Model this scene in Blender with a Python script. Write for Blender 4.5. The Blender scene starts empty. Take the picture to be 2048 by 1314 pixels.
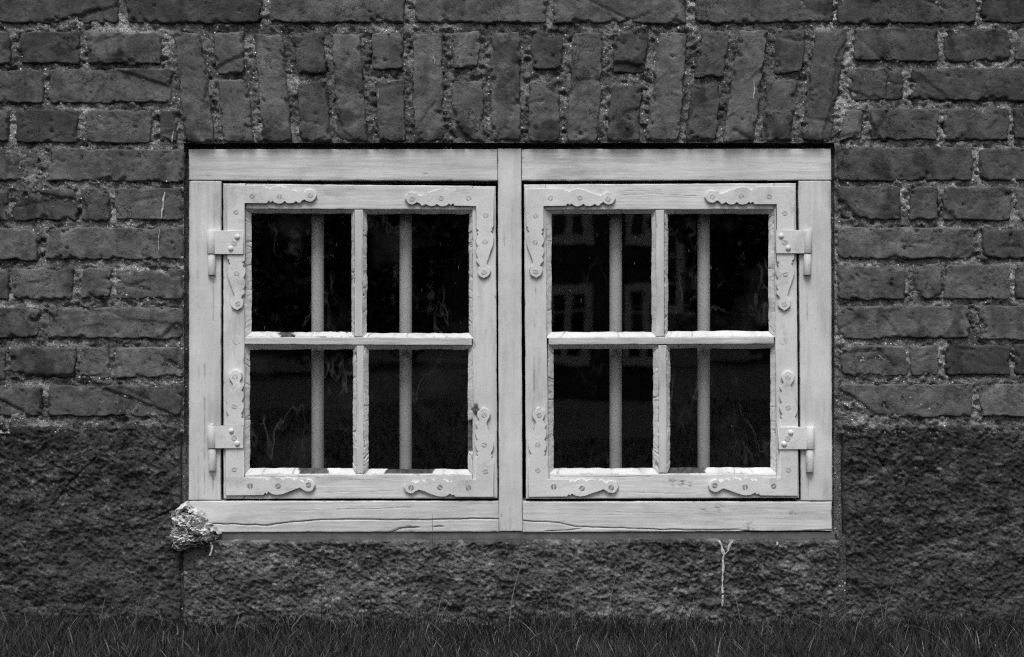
import bpy, bmesh, math, random
import numpy as np

# ------------------------------------------------------------------ camera, sky, sun, exposure
scene = bpy.context.scene
COL = scene.collection
PXM = 1180.0          # photo pixels per metre on the wall face
DIST = 3.0            # metres from the lens to the wall face (wall face is y = 0, into the wall is +y)
GROUND_PY = 1264.0    # photo row of the ground line at the wall
ZC = (GROUND_PY - 657.0) / PXM

cam_d = bpy.data.cameras.new('camera')
cam = bpy.data.objects.new('camera', cam_d)
COL.objects.link(cam)
cam.location = (0, -DIST, ZC)
cam.rotation_euler = (math.radians(90), 0, 0)
cam_d.sensor_width = 36.0
cam_d.lens = 36.0 * DIST / (2048.0 / PXM)
cam_d.clip_start = 0.05
cam_d.clip_end = 500
cam_d.dof.use_dof = True
cam_d.dof.focus_distance = DIST + 0.01
cam_d.dof.aperture_fstop = 8.0
scene.camera = cam

SUN_EL, SUN_AZ = math.radians(60), math.radians(-8)   # azimuth from -y (behind the camera), minus = left
world = bpy.data.worlds.new('World')
scene.world = world
world.use_nodes = True
wn = world.node_tree
sky = wn.nodes.new('ShaderNodeTexSky')
sky.sky_type = 'NISHITA'
sky.sun_disc = False
sky.sun_elevation = SUN_EL
sky.sun_rotation = math.radians(180) - SUN_AZ
sky.dust_density = 3.0
bw = wn.nodes.new('ShaderNodeRGBToBW')          # the photograph is black and white
wn.links.new(sky.outputs[0], bw.inputs[0])
bg = wn.nodes['Background']
wn.links.new(bw.outputs[0], bg.inputs['Color'])
bg.inputs['Strength'].default_value = 0.115

sun_d = bpy.data.lights.new('sun', 'SUN')
sun_d.energy = 1.5
sun_d.angle = math.radians(24)
sun_d.color = (1, 1, 1)
sun = bpy.data.objects.new('sun', sun_d)
COL.objects.link(sun)
sun.rotation_euler = (math.radians(90) - SUN_EL, 0, SUN_AZ)

scene.view_settings.view_transform = 'Standard'
scene.view_settings.look = 'None'
scene.view_settings.gamma = 1.0
scene.view_settings.exposure = 0.42
scene.view_settings.use_curve_mapping = False
scene.cycles.use_denoising = False      # the light grain left over stands for film grain
scene.cycles.filter_width = 1.2
scene.cycles.caustics_reflective = False
scene.cycles.caustics_refractive = False

random.seed(7)
rng = np.random.default_rng(11)

# ------------------------------------------------------------------ helpers
def kpx(depth):
    return (DIST + depth) / DIST / PXM

def W(px, py, depth):
    """photo pixel on a plane parallel to the wall -> world point at that plane's true distance"""
    px = np.asarray(px, float); py = np.asarray(py, float); depth = np.broadcast_to(np.asarray(depth, float), px.shape)
    k = (DIST + depth) / DIST / PXM
    return np.stack([(px - 1024.0) * k, depth, ZC + (657.0 - py) * k], -1)

def _hash(ix, iy, seed):
    h = (ix.astype(np.int64) * 374761393 + iy.astype(np.int64) * 668265263 + seed * 974634777) & 0xFFFFFFFF
    h = ((h ^ (h >> 13)) * 1274126177) & 0xFFFFFFFF
    h = h ^ (h >> 16)
    return (h & 0xFFFFFF) / float(0xFFFFFF)

def vnoise(x, y, seed=0):
    ix = np.floor(x); iy = np.floor(y)
    fx = x - ix; fy = y - iy
    fx = fx * fx * fx * (fx * (fx * 6 - 15) + 10); fy = fy * fy * fy * (fy * (fy * 6 - 15) + 10)
    a = _hash(ix, iy, seed); b = _hash(ix + 1, iy, seed)
    c = _hash(ix, iy + 1, seed); d = _hash(ix + 1, iy + 1, seed)
    return ((a + (b - a) * fx) * (1 - fy) + (c + (d - c) * fx) * fy) * 2 - 1

def fbm(x, y, octv=4, seed=0, gain=0.5):
    s = 0.0; a = 1.0; t = 0.0
    x = np.asarray(x, float); y = np.asarray(y, float)
    for o in range(octv):
        # rotate every octave so that the lattice does not show
        xr = x * 0.8 - y * 0.6; yr = x * 0.6 + y * 0.8
        s = s + a * vnoise(xr + 17.3 * o, yr - 9.1 * o, seed + o * 31)
        t += a; a *= gain; x = xr * 2.03; y = yr * 2.03
    return s / t

def sstep(a, b, x):
    t = np.clip((x - a) / (b - a), 0, 1)
    return t * t * (3 - 2 * t)

def link(o, parent=None):
    COL.objects.link(o)
    if parent is not None:
        o.parent = parent
    return o

def mesh_obj(name, V, F, mat, parent=None, col=None, smooth=True):
    """V (n,3), F list of int arrays (m,k) -> one mesh object"""
    V = np.asarray(V, np.float32)
    me = bpy.data.meshes.new(name)
    me.vertices.add(len(V))
    me.vertices.foreach_set('co', V.ravel())
    if not isinstance(F, list):
        F = [F]
    F = [np.asarray(f, np.int32) for f in F if len(f)]
    loops = np.concatenate([f.ravel() for f in F])
    starts = []; at = 0
    for f in F:
        starts.append(at + np.arange(len(f)) * f.shape[1]); at += f.size
    starts = np.concatenate(starts).astype(np.int32)
    me.loops.add(len(loops))
    me.loops.foreach_set('vertex_index', loops)
    me.polygons.add(len(starts))
    me.polygons.foreach_set('loop_start', starts)
    me.polygons.foreach_set('use_smooth', np.full(len(starts), smooth))
    if col is not None:
        at_ = me.attributes.new('Col', 'FLOAT_COLOR', 'POINT')
        c = np.ones((len(V), 4), np.float32)
        c[:, :3] = np.asarray(col, np.float32).reshape(-1, 1)
        at_.data.foreach_set('color', c.ravel())
    me.update(calc_edges=True)
    me.validate()
    me.materials.append(mat)
    return link(bpy.data.objects.new(name, me), parent)

def grid_faces(nv, nu, off=0):
    i = np.arange(nv * nu).reshape(nv, nu) + off
    return np.stack([i[:-1, :-1], i[1:, :-1], i[1:, 1:], i[:-1, 1:]], -1).reshape(-1, 4)

def relief_data(px, py, depth, back, col):
    """grid of photo positions with a depth each: a modelled front face with side walls and a back.
    rows run down the photo, columns run right."""
    nv, nu = px.shape
    Vf = W(px, py, 0 * px + np.mean(depth))
    Vf[..., 1] = depth
    V = Vf.reshape(-1, 3)
    idx = np.arange(nv * nu).reshape(nv, nu)
    ring = np.concatenate([idx[0, :-1], idx[:-1, -1], idx[-1, :0:-1], idx[:0:-1, 0]])
    n = len(ring)
    R1 = V[ring].copy(); R2 = V[ring].copy(); R2[:, 1] = back
    o1 = len(V); o2 = o1 + n
    a = np.arange(n); b = (a + 1) % n
    side = np.stack([o1 + a, o1 + b, o2 + b, o2 + a], -1)
    # back face: two corner triangles would do for a quad outline; a fan keeps any outline closed
    c = np.concatenate([V, R1, R2, R2.mean(0, keepdims=True)])
    fan = np.stack([o2 + a, o2 + b, np.full(n, o2 + n)], -1)
    cc = np.concatenate([col.ravel(), col.ravel()[ring], col.ravel()[ring], [col.mean()]])
    return c, [grid_faces(nv, nu), side, fan], cc

def relief(name, px, py, depth, back, mat, parent, col):
    V, F, c = relief_data(px, py, depth, back, col)
    return mesh_obj(name, V, F, mat, parent, c)

def axis(n_px, step, edge=(0.0, 0.8, 2.0, 4.0)):
    """sample positions 0..n_px with a finer border"""
    e = [q for q in edge if q < n_px * 0.3]
    m = max(2, int(round((n_px - 2 * e[-1]) / step)))
    mid = np.linspace(e[-1], n_px - e[-1], m + 1)
    return np.concatenate([e[:-1], mid, [n_px - q for q in e[:-1]][::-1]])

def quad_grid(q, su, sv, edge=(0.0, 0.8, 2.0, 4.0)):
    """q = TL,TR,BR,BL in photo px -> px,py grids and distances to the four edges"""
    (ax, ay), (bx, by), (cx, cy), (dx, dy) = q
    wu = 0.5 * (math.hypot(bx - ax, by - ay) + math.hypot(cx - dx, cy - dy))
    hv = 0.5 * (math.hypot(dx - ax, dy - ay) + math.hypot(cx - bx, cy - by))
    u = axis(wu, su, edge); v = axis(hv, sv, edge)
    U, V = np.meshgrid(u, v)
    return U, V, wu, hv

def quad_map(q, U, V, wu, hv):
    (ax, ay), (bx, by), (cx, cy), (dx, dy) = q
    s = U / wu; t = V / hv
    px = (ax * (1 - s) + bx * s) * (1 - t) + (dx * (1 - s) + cx * s) * t
    py = (ay * (1 - s) + by * s) * (1 - t) + (dy * (1 - s) + cy * s) * t
    return px, py

def rect(x0, y0, x1, y1):
    return [(x0, y0), (x1, y0), (x1, y1), (x0, y1)]

def seg_dist(px, py, x0, y0, x1, y1):
    dx, dy = x1 - x0, y1 - y0
    L2 = dx * dx + dy * dy
    t = np.clip(((px - x0) * dx + (py - y0) * dy) / L2, 0, 1)
    side = ((px - x0) * dy - (py - y0) * dx) / math.sqrt(L2)
    return np.hypot(px - x0 - t * dx, py - y0 - t * dy), side

def empty(name, loc=(0, 0, 0)):
    o = bpy.data.objects.new(name, None)
    o.empty_display_size = 0.1
    o.location = loc
    COL.objects.link(o)
    return o

def tag(o, label=None, cat=None, group=None, kind=None):
    if label: o['label'] = label
    if cat: o['category'] = cat
    if group: o['group'] = group
    if kind: o['kind'] = kind
    return o

# ------------------------------------------------------------------ materials (all neutral greys)
def nodes_of(name):
    m = bpy.data.materials.new(name)
    m.use_nodes = True
    nt = m.node_tree
    b = nt.nodes['Principled BSDF']
    return m, nt, b

def nd(nt, t, **kw):
    n = nt.nodes.new(t)
    for k, v in kw.items():
        setattr(n, k, v)
    return n

def noise(nt, coord, scale, detail=4, rough=0.6, stretch=None):
    src = coord
    if stretch:
        mp = nd(nt, 'ShaderNodeMapping')
        mp.inputs['Scale'].default_value = stretch
        nt.links.new(coord, mp.inputs['Vector'])
        src = mp.outputs[0]
    n = nd(nt, 'ShaderNodeTexNoise')
    n.inputs['Scale'].default_value = scale
    n.inputs['Detail'].default_value = detail
    n.inputs['Roughness'].default_value = rough
    nt.links.new(src, n.inputs['Vector'])
    return n.outputs['Fac']

def ramp(nt, fac, a, b, va, vb):
    r = nd(nt, 'ShaderNodeMapRange')
    r.inputs['From Min'].default_value = a
    r.inputs['From Max'].default_value = b
    r.inputs['To Min'].default_value = va
    r.inputs['To Max'].default_value = vb
    nt.links.new(fac, r.inputs['Value'])
    return r.outputs[0]

def mth(nt, op, a, b=None):
    n = nd(nt, 'ShaderNodeMath', operation=op)
    for i, v in enumerate((a, b)):
        if v is None: continue
        if isinstance(v, (int, float)):
            n.inputs[i].default_value = v
        else:
            nt.links.new(v, n.inputs[i])
    return n.outputs[0]

def obj_coord(nt):
    return nd(nt, 'ShaderNodeTexCoord').outputs['Object']

def vcol(nt):
    a = nd(nt, 'ShaderNodeAttribute', attribute_name='Col')
    return a.outputs['Fac']

def bump(nt, b, height, strength, dist, normal=None):
    n = nd(nt, 'ShaderNodeBump')
    n.inputs['Strength'].default_value = strength
    n.inputs['Distance'].default_value = dist
    nt.links.new(height, n.inputs['Height'])
    if normal is not None:
        nt.links.new(normal, n.inputs['Normal'])
    nt.links.new(n.outputs[0], b.inputs['Normal'])
    return n.outputs[0]

def mat_brick():
    m, nt, b = nodes_of('brick_clay')
    c = obj_coord(nt)
    f1 = ramp(nt, noise(nt, c, 38, 6, 0.62), 0.32, 0.68, 0.68, 1.34)
    f2 = ramp(nt, noise(nt, c, 420, 4, 0.7), 0.3, 0.7, 0.72, 1.3)
    sm = ramp(nt, noise(nt, c, 26, 5, 0.65, (1.0, 1.0, 0.35)), 0.54, 0.68, 1.0, 0.55)   # soot runs
    dust = ramp(nt, noise(nt, c, 600, 2, 0.5), 0.72, 0.8, 0.0, 0.14)
    scr = ramp(nt, noise(nt, c, 60, 3, 0.6, (14, 1, 1.2)), 0.70, 0.78, 0.0, 0.03)
    v = mth(nt, 'MULTIPLY', mth(nt, 'MULTIPLY', vcol(nt), f1), mth(nt, 'MULTIPLY', f2, sm))
    crk = ramp(nt, mth(nt, 'ABSOLUTE', mth(nt, 'SUBTRACT', noise(nt, c, 16, 5, 0.62), 0.5)), 0.002, 0.009, 1.0, 0.0)
    crk = mth(nt, 'MULTIPLY', crk, ramp(nt, noise(nt, c, 13, 2, 0.5), 0.50, 0.60, 0.0, 1.0))
    pit = ramp(nt, noise(nt, c, 190, 3, 0.6), 0.66, 0.74, 0.0, 1.0)
    hole = mth(nt, 'MAXIMUM', crk, pit)
    v = mth(nt, 'MULTIPLY', v, mth(nt, 'SUBTRACT', 1.0, mth(nt, 'MULTIPLY', hole, 0.55)))
    v = mth(nt, 'ADD', v, mth(nt, 'ADD', dust, scr))
    nt.links.new(v, b.inputs['Base Color'])
    b.inputs['Roughness'].default_value = 0.88
    b.inputs['Specular IOR Level'].default_value = 0.25
    hcomb = mth(nt, 'ADD', noise(nt, c, 150, 6, 0.65), mth(nt, 'MULTIPLY', noise(nt, c, 620, 3, 0.6), 0.35))
    hcomb = mth(nt, 'SUBTRACT', hcomb, mth(nt, 'MULTIPLY', hole, 0.6))
    bump(nt, b, hcomb, 0.75, 0.0026)
    return m

def mat_mortar():
    m, nt, b = nodes_of('lime_mortar')
    c = obj_coord(nt)
    f1 = ramp(nt, noise(nt, c, 22, 5, 0.6), 0.32, 0.68, 0.5, 1.4)
    f2 = ramp(nt, noise(nt, c, 330, 4, 0.75), 0.32, 0.68, 0.25, 1.95)
    vo = nd(nt, 'ShaderNodeTexVoronoi')
    vo.inputs['Scale'].default_value = 230
    nt.links.new(c, vo.inputs['Vector'])
    sep = nd(nt, 'ShaderNodeSeparateColor')
    nt.links.new(vo.outputs['Color'], sep.inputs[0])
    pick = ramp(nt, sep.outputs[0], 0.86, 0.88, 0.0, 1.0)
    near = ramp(nt, vo.outputs['Distance'], 0.30, 0.42, 1.0, 0.0)
    speck = mth(nt, 'MULTIPLY', mth(nt, 'MULTIPLY', pick, near), sep.outputs[1])
    v = mth(nt, 'MULTIPLY', mth(nt, 'MULTIPLY', vcol(nt), f1), f2)
    v = mth(nt, 'ADD', v, mth(nt, 'MULTIPLY', speck, 0.95))
    nt.links.new(v, b.inputs['Base Color'])
    b.inputs['Roughness'].default_value = 0.95
    b.inputs['Specular IOR Level'].default_value = 0.2
    h = mth(nt, 'ADD', noise(nt, c, 170, 7, 0.7), mth(nt, 'MULTIPLY', noise(nt, c, 500, 4, 0.7), 0.7))
    h = mth(nt, 'ADD', h, mth(nt, 'MULTIPLY', speck, 0.8))
    bump(nt, b, h, 1.0, 0.0045)
    return m

def mat_stone():
    m, nt, b = nodes_of('granite_stone')
    c = obj_coord(nt)
    f1 = ramp(nt, noise(nt, c, 9, 5, 0.6), 0.3, 0.7, 0.75, 1.25)
    f2 = ramp(nt, noise(nt, c, 300, 5, 0.75), 0.3, 0.7, 0.35, 1.75)
    li = ramp(nt, noise(nt, c, 34, 6, 0.7), 0.62, 0.74, 0.0, 0.12)
    v = mth(nt, 'ADD', mth(nt, 'MULTIPLY', mth(nt, 'MULTIPLY', vcol(nt), f1), f2), li)
    nt.links.new(v, b.inputs['Base Color'])
    b.inputs['Roughness'].default_value = 0.9
    b.inputs['Specular IOR Level'].default_value = 0.25
    h = mth(nt, 'ADD', noise(nt, c, 120, 8, 0.72), mth(nt, 'MULTIPLY', noise(nt, c, 520, 3, 0.7), 0.4))
    bump(nt, b, h, 1.0, 0.0045)
    return m

def mat_paint(name, base, stretch, grain=0.5, rough=0.55):
    """weathered white paint over timber; stretch gives the grain direction"""
    m, nt, b = nodes_of(name)
    c = obj_coord(nt)
    g = noise(nt, c, 60, 6, 0.65, stretch)
    g2 = noise(nt, c, 240, 4, 0.6, stretch)
    blot = ramp(nt, noise(nt, c, 11, 5, 0.6), 0.3, 0.7, 0.82, 1.08)
    grime = ramp(nt, noise(nt, c, 26, 6, 0.7, tuple(0.25 if s < 0.5 else 1.0 for s in stretch)), 0.52, 0.72, 1.0, 0.66)
    lines = ramp(nt, g, 0.64, 0.74, 1.0, 1.0 - 0.16 * grain)
    f3 = ramp(nt, g2, 0.3, 0.7, 1.0 - 0.09 * grain, 1.0 + 0.07 * grain)
    spots = ramp(nt, noise(nt, c, 240, 2, 0.5), 0.75, 0.80, 1.0, 0.5)
    v = mth(nt, 'MULTIPLY', mth(nt, 'MULTIPLY', mth(nt, 'MULTIPLY', vcol(nt), blot), mth(nt, 'MULTIPLY', grime, lines)),
            mth(nt, 'MULTIPLY', f3, spots))
    v = mth(nt, 'MULTIPLY', v, base)
    nt.links.new(v, b.inputs['Base Color'])
    b.inputs['Roughness'].default_value = rough
    b.inputs['Specular IOR Level'].default_value = 0.35
    hh = mth(nt, 'ADD', mth(nt, 'ADD', g, mth(nt, 'MULTIPLY', g2, 0.4)), mth(nt, 'MULTIPLY', noise(nt, c, 120, 4, 0.6), 0.7))
    bump(nt, b, hh, 0.45 * grain + 0.15, 0.0012)
    return m

def mat_simple(name, base, rough=0.7, var=0.15, scale=60, bs=0.3, bd=0.001, spec=0.3, use_col=False):
    m, nt, b = nodes_of(name)
    c = obj_coord(nt)
    f = ramp(nt, noise(nt, c, scale, 5, 0.6), 0.3, 0.7, base * (1 - var), base * (1 + var))
    if use_col:
        f = mth(nt, 'MULTIPLY', f, vcol(nt))
    nt.links.new(f, b.inputs['Base Color'])
    b.inputs['Roughness'].default_value = rough
    b.inputs['Specular IOR Level'].default_value = spec
    if bs > 0:
        bump(nt, b, noise(nt, c, scale * 4, 5, 0.65), bs, bd)
    return m

def mat_glass(name, dirt):
    m, nt, b = nodes_of(name)
    out = nt.nodes['Material Output']
    nt.nodes.remove(b)
    c = nd(nt, 'ShaderNodeNewGeometry').outputs['Position']
    tr = nd(nt, 'ShaderNodeBsdfTransparent'); tr.inputs[0].default_value = (0.98, 0.98, 0.98, 1)
    gl = nd(nt, 'ShaderNodeBsdfGlossy'); gl.inputs['Roughness'].default_value = 0.004
    fr = nd(nt, 'ShaderNodeFresnel'); geo = nd(nt, 'ShaderNodeNewGeometry')
    ior = ramp(nt, geo.outputs['Backfacing'], 0.0, 1.0, 1.66, 1 / 1.66)
    nt.links.new(ior, fr.inputs['IOR'])
    bp = nd(nt, 'ShaderNodeBump'); bp.inputs['Strength'].default_value = 0.05; bp.inputs['Distance'].default_value = 0.004
    nt.links.new(noise(nt, c, 7, 2, 0.4), bp.inputs['Height'])
    nt.links.new(bp.outputs[0], gl.inputs['Normal'])
    mx = nd(nt, 'ShaderNodeMixShader')
    nt.links.new(fr.outputs[0], mx.inputs[0]); nt.links.new(tr.outputs[0], mx.inputs[1]); nt.links.new(gl.outputs[0], mx.inputs[2])
    # dried run marks: thin wavering lines and a cloudy film
    df = nd(nt, 'ShaderNodeBsdfDiffuse'); df.inputs[0].default_value = (0.6, 0.6, 0.6, 1)
    n1 = noise(nt, c, 19, 3, 0.55, (1.0, 1.0, 0.42))
    rid = ramp(nt, mth(nt, 'ABSOLUTE', mth(nt, 'SUBTRACT', n1, 0.5)), 0.0, 0.016, 1.0, 0.0)
    rid = mth(nt, 'MULTIPLY', rid, ramp(nt, noise(nt, c, 9, 3, 0.6), 0.48, 0.62, 0.0, 1.0))
    film = ramp(nt, noise(nt, c, 10, 5, 0.65), 0.50, 0.72, 0.0, 1.0)
    fleck = ramp(nt, noise(nt, c, 150, 1, 0.5, (1.0, 1.0, 0.35)), 0.785, 0.81, 0.0, 1.0)
    d = mth(nt, 'ADD', mth(nt, 'MULTIPLY', rid, 0.040 * dirt), mth(nt, 'ADD', mth(nt, 'MULTIPLY', film, 0.010 * dirt), mth(nt, 'MULTIPLY', fleck, 0.12)))
    mx2 = nd(nt, 'ShaderNodeMixShader')
    nt.links.new(d, mx2.inputs[0]); nt.links.new(mx.outputs[0], mx2.inputs[1]); nt.links.new(df.outputs[0], mx2.inputs[2])
    nt.links.new(mx2.outputs[0], out.inputs['Surface'])
    return m

M_BRICK, M_MORTAR, M_STONE = mat_brick(), mat_mortar(), mat_stone()
PAINT = 0.67
M_WOOD_H = mat_paint('white_paint_grain_across', PAINT, (0.10, 1.0, 1.0))
M_WOOD_V = mat_paint('white_paint_grain_upright', PAINT, (1.0, 1.0, 0.10), 0.4)
M_MUNTIN = mat_paint('white_paint_worn_bar', PAINT * 0.93, (0.10, 1.0, 1.0), 0.9)
M_IRON = mat_paint('white_paint_thick_on_iron', PAINT * 1.08, (1.0, 1.0, 1.0), 0.18, 0.45)
M_PUTTY = mat_paint('white_painted_putty', PAINT * 1.08, (1.0, 1.0, 1.0), 0.35, 0.6)
M_SCREWP = mat_paint('painted_screw', PAINT * 0.82, (1.0, 1.0, 1.0), 0.3, 0.5)
M_SCREW = mat_simple('worn_screw_metal', 0.30, 0.5, 0.3, 200, 0.2)
M_SILL = mat_simple('grey_weathered_wood', 0.13, 0.85, 0.25, 40, 0.4, 0.001, 0.25)
M_GLASS = mat_glass('old_window_glass', 1.0)
M_GLASS2 = mat_glass('old_window_glass_rinsed', 0.25)
M_ROD = mat_simple('pale_painted_rod', 0.50, 0.6, 0.05, 30, 0.1)
M_LINING = mat_simple('whitewashed_lining', 0.30, 0.9, 0.05, 20, 0.0)
M_ROOM = mat_simple('dark_room_wall', 0.05, 0.9, 0.2, 5, 0.0)
M_FOAM = mat_simple('dried_foam', 0.62, 0.8, 0.35, 90, 0.6, 0.002, 0.3, True)
M_DRIP = mat_simple('white_paint_drip', 0.52, 0.6, 0.55, 150, 0.3)
M_SOIL = mat_simple('dark_soil', 0.02, 0.95, 0.3, 30, 0.6, 0.004)

# ------------------------------------------------------------------ ground
def plane_obj(name, x0, x1, y0, y1, z, n, mat):
    gx, gy = np.meshgrid(np.linspace(x0, x1, n), np.linspace(y0, y1, n))
    V = np.stack([gx, gy, 0 * gx + z + 0.004 * fbm(gx * 3, gy * 3, 3, 5)], -1).reshape(-1, 3)
    return mesh_obj(name, V, grid_faces(n, n)[:, ::-1], mat)
ground = tag(plane_obj('ground', -70, 70, -140, 0.05, -0.006, 120, M_SOIL), kind='structure')

# ------------------------------------------------------------------ the brick wall
wall = empty('brick_wall')
tag(wall, 'old dark brick wall with crumbling light mortar around the white window', 'wall')

A_ROWS = [  # py top/bottom, then brick spans, left of the window
 ((-30, 45),  [(-38, 235), (254, 523), (541, 807), (830, 1093), (1107, 1371), (1391, 1667), (1678, 1950), (1968, 2235)]),
 ((65, 127),  [(-110, 20), (40, 158), (177, 321)]),
 ((140, 205), [(-190, 84), (101, 341)]),
 ((221, 284), [(-110, 14), (31, 154), (171, 300), (317, 353)]),
 ((299, 362), [(-190, 75), (98, 363)]),
 ((379, 440), [(-110, 14), (27, 152), (163, 218), (231, 363)]),
 ((457, 518), [(-190, 73), (92, 363)]),
 ((538, 597), [(-110, 16), (26, 146), (162, 222), (231, 364)]),
 ((616, 675), [(-190, 77), (98, 365)]),
 ((695, 755), [(-110, 9), (20, 150), (162, 217), (231, 364)]),
 ((773, 831), [(-190, 84), (98, 363)]),
 ((58, 122),  [(1712, 1874), (1889, 2018), (2031, 2150)]),
 ((137, 200), [(1700, 1805), (1823, 2085)]),
 ((218, 279), [(1684, 1725), (1743, 1874), (1887, 2018), (2031, 2150)]),
 ((296, 360), [(1676, 1943), (1961, 2230)]),
 ((374, 438), [(1677, 1801), (1822, 1874), (1888, 2020), (2031, 2150)]),
 ((456, 515), [(1678, 1946), (1967, 2230)]),
 ((531, 597), [(1678, 1809), (1827, 1883), (1891, 2022), (2033, 2150)]),
 ((612, 677), [(1679, 1939), (1963, 2230)]),
 ((691, 750), [(1684, 1813), (1820, 1876), (1892, 2019), (2031, 2150)]),
 ((769, 833), [(1680, 1944), (1962, 2230)]),
]
TONES = [(92, 252, .52), (1954, 168, .66), (1955, 720, .52), (100, 95, .62), (1793, 90, .72), (1953, 90, .62), (1808, 328, .68),  # each brick's own tone; corner and top bricks also carry lens falloff as colour
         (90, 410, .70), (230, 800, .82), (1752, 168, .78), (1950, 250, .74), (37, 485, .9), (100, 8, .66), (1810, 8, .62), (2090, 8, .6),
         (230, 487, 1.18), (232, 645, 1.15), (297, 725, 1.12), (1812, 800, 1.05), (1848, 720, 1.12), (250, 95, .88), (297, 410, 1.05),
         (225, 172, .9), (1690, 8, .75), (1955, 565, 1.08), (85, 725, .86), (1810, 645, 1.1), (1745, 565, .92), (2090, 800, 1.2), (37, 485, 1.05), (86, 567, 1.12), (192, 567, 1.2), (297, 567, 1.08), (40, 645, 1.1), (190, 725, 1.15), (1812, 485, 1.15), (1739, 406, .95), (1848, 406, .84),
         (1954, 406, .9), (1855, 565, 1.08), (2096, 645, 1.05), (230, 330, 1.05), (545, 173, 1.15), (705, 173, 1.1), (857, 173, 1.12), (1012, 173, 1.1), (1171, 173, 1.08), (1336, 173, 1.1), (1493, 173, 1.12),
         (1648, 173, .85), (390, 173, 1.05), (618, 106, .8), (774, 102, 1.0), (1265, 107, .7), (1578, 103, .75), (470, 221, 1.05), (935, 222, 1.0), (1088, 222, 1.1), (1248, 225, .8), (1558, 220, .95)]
CREASE = [  # x0,y0,x1,y1, groove width px, groove depth m, step m (ground lower on the right-hand side of the line)
 (212, 778, 346, 829, 5, .0030, .0035), (245, 775, 300, 800, 5, .002, .001), (122, 42, 198, 20, 6, .005, .004), (1165, -5, 1262, 42, 3, .0035, .0),
 (1262, 42, 1302, 27, 3, .003, .0), (1835, -6, 1892, 17, 4, .004, .0), (258, 146, 338, 172, 4, .002, .004), (-5, 178, 190, 203, 2, .001, .001),
 (180, 203, 215, 150, 3, -.0015, 0), (215, 345, 222, 310, 2, .002, .0), (165, 355, 205, 312, 3, -.001, .0), (0, 800, 45, 822, 6, .004, .004),
 (1768, 634, 1800, 674, 3, .002, .001), (60, 385, 150, 402, 6, .004, .003), (30, 415, 110, 400, 3, .003, 0), (225, 230, 232, 240, 5, .003, .0),
 (110, 632, 215, 622, 3, .002, .0), (215, 622, 260, 640, 3, .002, .0), (260, 640, 335, 645, 3, .002, .002), (1690, 706, 1760, 700, 3, .002, .001),
 (1760, 700, 1790, 735, 4, .003, .002), (340, 722, 362, 740, 6, .006, .002), (1800, 485, 1880, 490, 3, .002, 0), (1895, 820, 1935, 770, 2, .001, 0),
 (265, 575, 300, 580, 4, .004, .0), (1690, 615, 1706, 622, 4, .004, 0), (505, 160, 520, 250, 2, .001, 0), (636, 250, 645, 175, 3, .002, .001),
 (1150, 275, 1170, 235, 2, .003, .0), (1470, 262, 1500, 280, 8, .004, .0), (1600, 232, 1660, 245, 4, .002, .001), (440, 130, 490, 110, 4, .003, .002),
]

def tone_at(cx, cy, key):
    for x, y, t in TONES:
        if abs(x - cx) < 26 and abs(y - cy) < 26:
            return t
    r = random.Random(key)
    return (0.54 + 0.64 * r.random()) * (0.88 if cy < 50 else 1.0)  # top course darkened: light falloff towards the picture edge, put into the colour

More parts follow.
